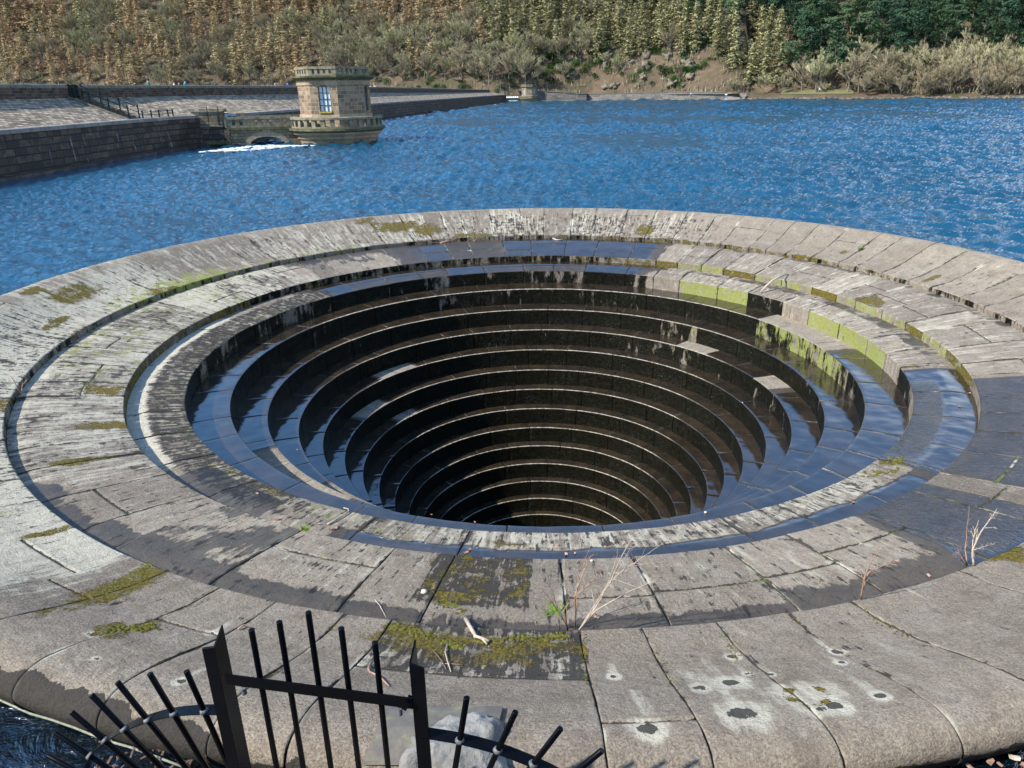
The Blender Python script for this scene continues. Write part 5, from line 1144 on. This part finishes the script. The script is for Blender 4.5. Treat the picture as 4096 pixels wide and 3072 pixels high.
for j in range(NQ): b.quad(GQ[j], GQ[j+1], GQ[j+1]-Vector((0, 0, .06)), GQ[j]-Vector((0, 0, .06))); b.quad(GQ[(j+1)*(NQ+1)+NQ]-Vector((0, 0, .06)), GQ[j*(NQ+1)+NQ]-Vector((0, 0, .06)), GQ[j*(NQ+1)+NQ], GQ[(j+1)*(NQ+1)+NQ])
k = NT('cement_patch'); p = k.pos(); c = k.ramp(k.noise(p, 3.2, 5, .7), [(.42, (.12, .105, .095)), (.56, (.17, .155, .12)), (.62, (.22, .23, .10))])
o = b.build('cement_patch', k.bsdf(c, .85, k.bump(k.noise(p, 60, 4), .3, .006))); tag(o, 'smooth grey cement patch around the boulder', 'cement patch')

# ------------------------------------------------------------------ small things
def sticky(name, pts, rad, mat, lab, cat='stick', lift=.0, forks=()):
    P = [on_surf(*p) for p in pts]; P = [q+Vector((0, 0, rad+lift*(math.sin(math.pi*i/(len(P)-1))))) for i, q in enumerate(P)]
    b = MB(); b.tube(P, [rad*(1-.45*i/(len(P)-1))*random.uniform(.9, 1.12) for i in range(len(P))], 10)
    for (i, uv2, r2) in forks: q = on_surf(*uv2); b.tube([P[i], q+Vector((0, 0, r2))], [r2*1.2, r2*.8], 8)
    return tag(b.build(name, mat, smooth=True), lab, cat)
sticky('broken_branch', [(1863, 2482), (1880, 2515), (1893, 2538), (1903, 2556), (1930, 2563), (1956, 2572)], .022, M['wood'], 'thick bleached broken branch on the mossy front slab', 'branch', .01, [(3, (1898, 2556), .02), (4, (1948, 2581), .012)])
sticky('twig', [(1732, 2604), (1752, 2628), (1768, 2650), (1785, 2679)], .007, M['twigdark'], 'dark straight twig on the mossy slab, the left of a pair', 'twig', .01)
sticky('twig', [(1790, 2580), (1781, 2615), (1790, 2650), (1804, 2690)], .007, M['wood'], 'pale bent twig on the mossy slab, the right of a pair', 'twig', .015)
sticky('twig', [(1768, 2656), (1810, 2657), (1850, 2661)], .004, M['twigred'], 'short thin twig lying across the tips of two others', 'twig')
sticky('bark_strip', [(1484, 2660), (1474, 2680), (1480, 2695), (1520, 2712), (1556, 2748)], .010, M['twigred'], 'curved reddish strip of bark behind the gate rail', 'bark strip', .01)
sticky('stick', [(1312, 2100), (1345, 2082), (1376, 2064), (1395, 2050), (1394, 2040), (1375, 2034)], .013, M['wood'], 'hooked pale stick on the narrow slope left of centre', 'stick', .005)
P = [on_surf(3042, 1172)+Vector((0, 0, .03)), onz(3063, 1146, -.45), onz(3090, 1122, -.30), onz(3120, 1105, -.22), on_surf(3152, 1100)+Vector((0, 0, .02))]
b = MB(); b.tube(P, [.022, .03, .028, .022, .015], 8); tag(b.build('branch', M['wood'], smooth=True), 'bleached branch leaning across a step at the right rear', 'branch')
sticky('twig', [(1500, 2400), (1520, 2430), (1545, 2472)], .006, M['wood'], 'thin straw-coloured twig in the dark trough left of centre', 'twig', .02)
sticky('twig', [(955, 2520), (975, 2508), (1010, 2516)], .012, M['twigred'], 'pinkish twig on the bare apron left of the gate bars', 'twig', .01)
sticky('twig', [(2212, 938), (2226, 950), (2252, 962)], .03, M['wood'], 'pale stub of wood at the foot of the rear crest', 'wood')
def pebble(u, v, s_, lab, mat='pebble', sd=1): p = on_surf(u, v); return rock('pebble', (p.x, p.y, p.z+s_*.6), (s_, s_*.9, s_*.75), M[mat], lab, 'pebble', sd, None, 3, power=.15)
pebble(1697, 2374, .034, 'cream pebble on the dark wet stone left of the moss slab', sd=1); pebble(1645, 2346, .016, 'tiny grey pebble up and left of the cream one', 'rock', 2)
pebble(2366, 2246, .018, 'small white pebble beside the twiggy shrub', sd=3)
pebble(2822, 2052, .02, 'small cream pebble on a lower wet step at the right', sd=4)
def leaf(u, v, s_, mat, lab, rz=None, grp=None, z=None, name='leaf'):
    p = on_surf(u, v) if z is None else onz(u, v, z); b = MB(); n = 8; rg2 = random.Random(int(u+v)); L = []
    for i in range(n): a = TW*i/n; rr_ = s_*(1 if i % 2 else .72)*rg2.uniform(.85, 1.1); L.append(Vector((rr_*math.cos(a)*1.25, rr_*math.sin(a)*.75, .004+.35*s_*(math.cos(a)**2)*rg2.uniform(.4, 1))))
    for i in range(n): b.tri((0, 0, .006), L[i], L[(i+1) % n]); b.tri((0, 0, .003), L[(i+1) % n]-Vector((0, 0, .003)), L[i]-Vector((0, 0, .003)))
    o = b.build(name, mat, None, (p.x, p.y, p.z+.006)); o.rotation_euler[2] = rz if rz is not None else rg2.uniform(0, 6); return tag(o, lab, 'leaf', grp)
for (u, v, s_, lab) in ((2265, 2219, .030, 'large pinkish leaf in the trough, left of two in line'), (2300, 2215, .020, 'small pinkish leaf in the trough, just right of a larger one'), (2386, 2471, .030, 'brown-red leaf in the black puddle beside the shrub stem'), (2430, 2191, .022, 'tan leaf in the middle of the front trough'), (2494, 2178, .024, 'pale curled leaf near the top twigs of the shrub'), (2232, 2181, .018, 'pink leaf at the seam of the front trough'), (2530, 2258, .030, 'pale pink leaf by a dark joint right of the shrub'),
                  (1865, 2212, .035, 'heap-topping pink leaf where two slabs meet left of centre'), (1880, 2200, .028, 'purple-brown leaf above another at the slab corner'), (1275, 2097, .022, 'small orange-pink leaf, upper of three on the narrow slope'), (1325, 2118, .034, 'pale orange leaf, left of a touching pair on the narrow slope'), (1345, 2114, .028, 'pale orange leaf, right of a touching pair on the narrow slope'), (1108, 2078, .036, 'pale pink leaf at the upper slope edge, front left'), (1030, 1975, .026, 'lone pink leaf on the dark wet slab at the front left'), (1190, 1800, .022, 'small red leaf on the blue-reflecting step at the left'),
                  (2023, 2199, .020, 'small tan leaf in the front trough, left part'), (2050, 2187, .018, 'green-tinged leaf in the front trough'), (3414, 2012, .035, 'long tan leaf in the puddle at the front right'), (3555, 1930, .03, 'white leaf in the blue puddle at the right'), (3838, 1628, .028, 'orange-pink leaf on the blue puddle at the far right'), (3878, 1574, .03, 'red-brown leaf under the far right riser'), (3580, 2250, .045, 'pale pink curled leaf on the wet slab at lower right'), (3715, 2304, .03, 'pinkish leaf in the dark puddle at lower right'),
                  (2210, 2180, .016, 'dull pink leaf, leftmost of the cluster in the front trough'), (1726, 2060, .018, 'red leaf near the inner lip, left of centre'), (1900, 2090, .02, 'dark pink leaf near the inner lip of the front')):
    leaf(u, v, s_, M['leaf'], lab)
for (u, v, s_, lab) in ((3960, 3050, .035, 'round amber leaf afloat in the bottom right corner'), (4000, 3062, .022, 'small brown leaf afloat right of the amber one'), (4055, 3035, .040, 'ragged white leaf afloat near the right edge'), (4090, 3063, .025, 'brown leaf afloat at the very corner'), (3880, 3072, .03, 'orange leaf cut by the bottom edge at the right')):
    leaf(u, v, s_, M['twigred'] if 'white' not in lab else M['pebble'], lab, z=.345, name='floating_leaf')
# debris in the water behind the left fan
b = MB(); rg2 = random.Random(3)
for i in range(36):
    u, v = rg2.uniform(380, 760), 0; v = 2990+(u-380)*.10+rg2.uniform(-30, 90); p = onz(u, v, .36); s_ = rg2.uniform(.005, .02); a = rg2.uniform(0, 3); b.box((p.x, p.y, .36), (s_*rg2.uniform(1, 5), s_, .006), a)
tag(b.build('floating_debris', M['twigdark']), 'scum of straw and bits floating behind the left fan of bars', 'debris', kind='stuff')

def shrub(root, tips, rad, mat, lab, name='sapling', seed=0, subn=5, depth=.35, bend=.05):
    """woody stems: each tip is a pixel on a vertical plane through the root, pushed in depth"""
    rg2 = random.Random(seed); P0 = on_surf(*root); b = MB(); d_ = (1, 0)
    for ti, tp in enumerate(tips):
        pts = [P0.copy()]; off = rg2.uniform(-depth, depth); n = len(tp)
        for i, (u, v) in enumerate(tp):
            q = onplane(u, v, (P0.x, P0.y+off*(i+1)/n), d_); pts.append(q)
        fine = []
        for i in range(len(pts)-1):
            for t in (0, .33, .66): q = pts[i].lerp(pts[i+1], t)+Vector((rg2.gauss(0, bend*.06), rg2.gauss(0, bend*.06), rg2.gauss(0, bend*.06))); fine.append(q)
        fine.append(pts[-1]); m_ = len(fine); r0 = rad*(1 if ti < 2 else .62); b.tube(fine, [r0*(1-.78*i/(m_-1)) for i in range(m_)], 6)
        for k_ in range(subn):
            f = rg2.uniform(.3, .95); i = min(int(f*(m_-1)), m_-2); q = fine[i]; t = (fine[i+1]-fine[i]).normalized(); L = (pts[-1]-P0).length*rg2.uniform(.12, .30)*(1.2-f)
            o = (t+Vector((rg2.gauss(0, .55), rg2.gauss(0, .5), rg2.gauss(.12, .4)))).normalized(); mid_ = q+o*L*.5+Vector((0, 0, rg2.uniform(-.02, .03))); e = q+o*L; rr_ = r0*(1-.75*f)*.6; b.tube([q, mid_, e], [rr_, rr_*.8, rr_*.45], 5)
            for _ in range(2): z = mid_.lerp(e, rg2.random()); o2 = (o+Vector((rg2.gauss(0, .7), rg2.gauss(0, .5), rg2.gauss(.1, .5)))).normalized()*L*.35; b.tube([z, z+o2], [rr_*.6, rr_*.35], 4)
    return tag(b.build(name, mat, smooth=True), lab, 'sapling')
XC = lambda x, y: (2100+x/2.115, 2150+y/2.115)
shrub((2316, 2518), [[XC(590, 600), XC(720, 380), XC(830, 130), XC(915, 5)], [XC(590, 620), XC(820, 490), XC(1050, 380), XC(1150, 365)], [XC(700, 400), XC(860, 250), XC(1050, 130), XC(1175, 35)], [XC(560, 640), XC(680, 430), XC(760, 230), XC(785, 100)]], .0085, M['wood'], 'tall bare twiggy sapling growing from a joint at the front centre', seed=1, subn=7)
shrub((2301, 2512), [[XC(428, 480), XC(490, 300), XC(550, 170), XC(600, 135)], [XC(420, 500), XC(530, 400), XC(640, 290), XC(650, 335)], [XC(440, 555), XC(640, 500), XC(800, 440)], [XC(440, 400), XC(480, 270), XC(550, 80)]], .0070, M['twigred'], 'second bare sapling with reddish stems beside the tallest one', seed=2, subn=7)
shrub((2270, 2510), [[XC(300, 650), XC(200, 500), XC(90, 390)], [XC(290, 640), XC(230, 450), XC(180, 370)], [XC(330, 620), XC(380, 480), XC(350, 340)], [XC(330, 700), XC(240, 560), XC(90, 480)], [XC(350, 600), XC(260, 520), XC(270, 440)]], .0055, M['twigred'], 'low spray of reddish twigs at the left foot of the saplings', seed=3, subn=6)
shrub((3442, 2398), [[(3452, 2330), (3478, 2260), (3530, 2180)], [(3470, 2290), (3530, 2265), (3575, 2245)], [(3460, 2300), (3445, 2270), (3437, 2235)]], .009, M['twigred'], 'small red-stemmed sapling at the front right lip', seed=4, subn=7)
shrub((3894, 2262), [[(3893, 2200), (3920, 2130), (3960, 2080), (3988, 2036)], [(3893, 2200), (3940, 2185), (3990, 2175)], [(3890, 2180), (3900, 2120), (3915, 2080)]], .012, M['wood'], 'branching bare sapling with pale buds at the right', seed=5, subn=10)
shrub((3868, 2258), [[(3862, 2200), (3868, 2130), (3877, 2022)], [(3850, 2220), (3830, 2190)]], .007, M['twigred'], 'straight thin sapling just left of the branching one at the right', seed=6, subn=3)
shrub((3868, 2262), [[(3840, 2235), (3805, 2225)], [(3845, 2225), (3822, 2205)]], .006, M['twigred'], 'low red twigs at the foot of the right-hand saplings', seed=7, subn=5)
shrub((1760, 972), [[(1790, 960), (1820, 938)], [(1740, 955), (1700, 950)], [(1780, 968), (1840, 950)], [(1720, 968), (1690, 962)]], .016, M['twigred'], 'wispy dead twigs at the foot of the rear crest, left of centre', seed=8, subn=4)
shrub((1895, 955), [[(1910, 945), (1925, 943)], [(1890, 948), (1880, 946)]], .012, M['twigred'], 'tiny tuft of dead twigs at the foot of the rear crest near the centre', seed=9, subn=3)
shrub((3480, 1100), [[(3440, 1075), (3415, 1045)], [(3500, 1080), (3540, 1075)], [(3460, 1080), (3470, 1050)], [(3500, 1100), (3530, 1095)]], .022, M['wood'], 'clump of dead plants and debris lodged at the right rear lip', seed=10, subn=8)
shrub((4000, 1275), [[(3985, 1255), (3970, 1245)], [(4010, 1260), (4015, 1245)]], .014, M['twigred'], 'small dry tuft at the lip near the right edge', seed=11, subn=5)
shrub((78, 1560), [[(60, 1530), (40, 1500)], [(90, 1540), (110, 1515)], [(110, 1580), (150, 1600)]], .012, M['twigred'], 'dry weeds on the lip at the far left', seed=12, subn=6)
def tuft(u, v, h, n, lab, mat='greenleaf', sp=.6, flat=.3):
    p = on_surf(u, v); b = MB(); rg2 = random.Random(int(u))
    for i in range(n):
        a = rg2.uniform(0, TW); L = h*rg2.uniform(.5, 1); d_ = Vector((math.cos(a)*sp, math.sin(a)*sp, 1-rg2.random()*flat)).normalized(); w = Vector((-math.sin(a), math.cos(a), 0))*h*.05; q = p+Vector((rg2.gauss(0, h*.25), rg2.gauss(0, h*.12), 0)); m_ = q+d_*L*.6; e = q+d_*L+Vector((math.cos(a), math.sin(a), -.5))*L*.15
        b.quad(q-w, q+w, m_+w, m_-w); b.tri(m_-w, m_+w, e)
    return tag(b.build('grass_tuft', M[mat]), lab, 'grass tuft')
tuft(1220, 2122, .09, 40, 'bright green grass tuft on the slope edge, left of centre'); tuft(1000, 1108+0, .0001+.10, 30, 'small green tuft on the step at the left rear'); tuft(3445, 1000, .16, 30, 'small yellow-green tuft on the right rear lip')
o = tuft(2222, 2452, .14, 26, 'strap-shaped green and straw leaves at the foot of the saplings', sp=1.6, flat=.8)
tuft(2020, 2325, .06, 24, 'pale straw wisps on the mossy slab', 'leaf', 1.6, .8)
tuft(1640, 2405, .04, 26, 'bright green sprig at the corner of the dark slab')
def cushion(u0, v0, u1, v1, n, s_, lab, seed):
    """moss as small cushions scattered along a strip"""
    rg2 = random.Random(seed); b = MB()
    for i in range(n):
        t = rg2.random(); p = on_surf(u0+(u1-u0)*t+rg2.gauss(0, 8), v0+(v1-v0)*t+rg2.gauss(0, 7)); q = s_*rg2.uniform(.25, .85)
        b.lathe([(q*.1, q*.38), (q*.55, q*.30), (q*.9, q*.12), (q, -.01)], (0, 0), 7)
        for k_ in range(len(b.v)-4*7, len(b.v)): x, y, z = b.v[k_]; b.v[k_] = (x*rg2.uniform(.85, 1.2)+p.x, y*rg2.uniform(.85, 1.2)+p.y, z*rg2.uniform(.8, 1.2)+p.z)
    return tag(b.build('moss_cushions', M['mossgeo']), lab, 'moss', kind='stuff')
cushion(1560, 2500, 1850, 2590, 160, .030, 'yellow-green moss cushions along the top of the front slab, left part', 1); cushion(1880, 2560, 2280, 2545, 150, .028, 'yellow-green moss cushions along the top of the front slab, right part', 2)
cushion(1770, 2415, 1850, 2440, 60, .045, 'dark round moss clump at the edge of the trough', 3); cushion(1790, 2300, 2120, 2395, 120, .020, 'scattered bright moss dots on the wet front slab', 4)
cushion(400, 2375, 600, 2260, 170, .028, 'long streak of orange-green moss at the front left', 5); cushion(430, 2390, 610, 2330, 90, .022, 'bright green moss line at the front left', 6); cushion(430, 2520, 630, 2505, 130, .026, 'two-lobed moss mat on the apron above the left fan', 7)
cushion(3560, 1850, 3620, 1838, 40, .05, 'moss lump on the pale dry patch at the right', 8); cushion(3450, 1900, 3600, 1880, 40, .035, 'black moss tufts around the pale dry patch at the right', 9)
for i, (a_, b_) in enumerate((((2340, 2540), (2345, 2740)), ((2600, 2540), (2690, 2740)), ((2870, 2520), (3010, 2700)), ((3150, 2460), (3300, 2610)), ((3440, 2430), (3700, 2590)))):
    cushion(*a_, *b_, 40, .012, 'moss growing in joint %s of the right-hand apron' % ['beside the mossy slab', 'second from the mossy slab', 'third from the mossy slab', 'fourth from the mossy slab', 'nearest the red-stemmed sapling'][i], 20+i)

# ------------------------------------------------------------------ light, sky, camera
SD = Vector((-.915, -.40, 0)).normalized(); EL = R(41); SD = SD*math.cos(EL)+Vector((0, 0, math.sin(EL)))
sun = bpy.data.lights.new('sun', 'SUN'); sun.energy = 4.1; sun.angle = R(.53); sun.color = (1.0, .955, .88); so = bpy.data.objects.new('sun', sun); COL.objects.link(so); so.rotation_euler = (-SD).to_track_quat('-Z', 'Y').to_euler(); so.location = SD*300
W = bpy.data.worlds.new('World'); SC.world = W; W.use_nodes = True; nt = W.node_tree; nt.nodes.clear()
out = nt.nodes.new('ShaderNodeOutputWorld'); bg = nt.nodes.new('ShaderNodeBackground'); sky = nt.nodes.new('ShaderNodeTexSky'); sky.sky_type = 'NISHITA'; sky.sun_disc = False; sky.sun_elevation = EL; sky.sun_rotation = math.atan2(SD.x, SD.y) % TW; sky.air_density = 1.0; sky.dust_density = .3; sky.ozone_density = 2.6
tc = nt.nodes.new('ShaderNodeTexCoord'); mp = nt.nodes.new('ShaderNodeMapping'); mp.inputs['Scale'].default_value = (1, 1, 2.6); nz = nt.nodes.new('ShaderNodeTexNoise'); nz.inputs['Scale'].default_value = 1.9; nz.inputs['Detail'].default_value = 7; nz.inputs['Roughness'].default_value = .58
rp = nt.nodes.new('ShaderNodeMapRange'); rp.interpolation_type = 'SMOOTHSTEP'; rp.inputs['From Min'].default_value = .56; rp.inputs['From Max'].default_value = .80; mx = nt.nodes.new('ShaderNodeMix'); mx.data_type = 'RGBA'; mx.inputs[7].default_value = (7.0, 7.6, 8.4, 1)
ln = nt.links.new; ln(tc.outputs['Generated'], mp.inputs['Vector']); ln(mp.outputs[0], nz.inputs['Vector']); ln(nz.outputs['Fac'], rp.inputs['Value']); gx = nt.nodes.new('ShaderNodeVectorMath'); gx.operation = 'DOT_PRODUCT'; gx.inputs[1].default_value = (.80, .45, -2.2); ln(tc.outputs['Generated'], gx.inputs[0])
gm = nt.nodes.new('ShaderNodeMapRange'); gm.inputs['From Min'].default_value = -.15; gm.inputs['From Max'].default_value = .65; gm.inputs['To Max'].default_value = 1.35; gm.inputs['To Min'].default_value = .06; ln(gx.outputs['Value'], gm.inputs['Value'])
ad = nt.nodes.new('ShaderNodeMath'); ad.operation = 'MULTIPLY_ADD'; ad.use_clamp = True; ad.inputs[1].default_value = .45; ln(rp.outputs[0], ad.inputs[0]); ln(gm.outputs[0], ad.inputs[2])
ln(ad.outputs[0], mx.inputs[0]); hs = nt.nodes.new('ShaderNodeHueSaturation'); hs.inputs['Saturation'].default_value = 1.3; ln(sky.outputs[0], hs.inputs['Color']); ln(hs.outputs[0], mx.inputs[6]); ln(mx.outputs[2], bg.inputs['Color']); ln(bg.outputs[0], out.inputs[0]); bg.inputs['Strength'].default_value = .15
cam = bpy.data.cameras.new('camera'); co = bpy.data.objects.new('camera', cam); COL.objects.link(co); cam.sensor_width = 36; cam.lens = FPX/4096*36; cam.clip_start = .05; cam.clip_end = 3000
c, s = math.cos(PITCH), math.sin(PITCH); right, up, fwd = Vector((1, 0, 0)), Vector((0, s, c)), Vector((0, c, -s)); cr, sr = math.cos(ROLL), math.sin(ROLL)
X_ = right*cr+up*sr; Y_ = up*cr-right*sr; Z_ = -fwd; co.matrix_world = Matrix(((X_.x, Y_.x, Z_.x, 0), (X_.y, Y_.y, Z_.y, 0), (X_.z, Y_.z, Z_.z, CAMZ), (0, 0, 0, 1)))
SC.camera = co; SC.view_settings.view_transform = 'Standard'; SC.view_settings.look = 'None'; SC.view_settings.exposure = .82; SC.view_settings.gamma = 1
SC.cycles.max_bounces = 5; SC.cycles.use_denoising = True
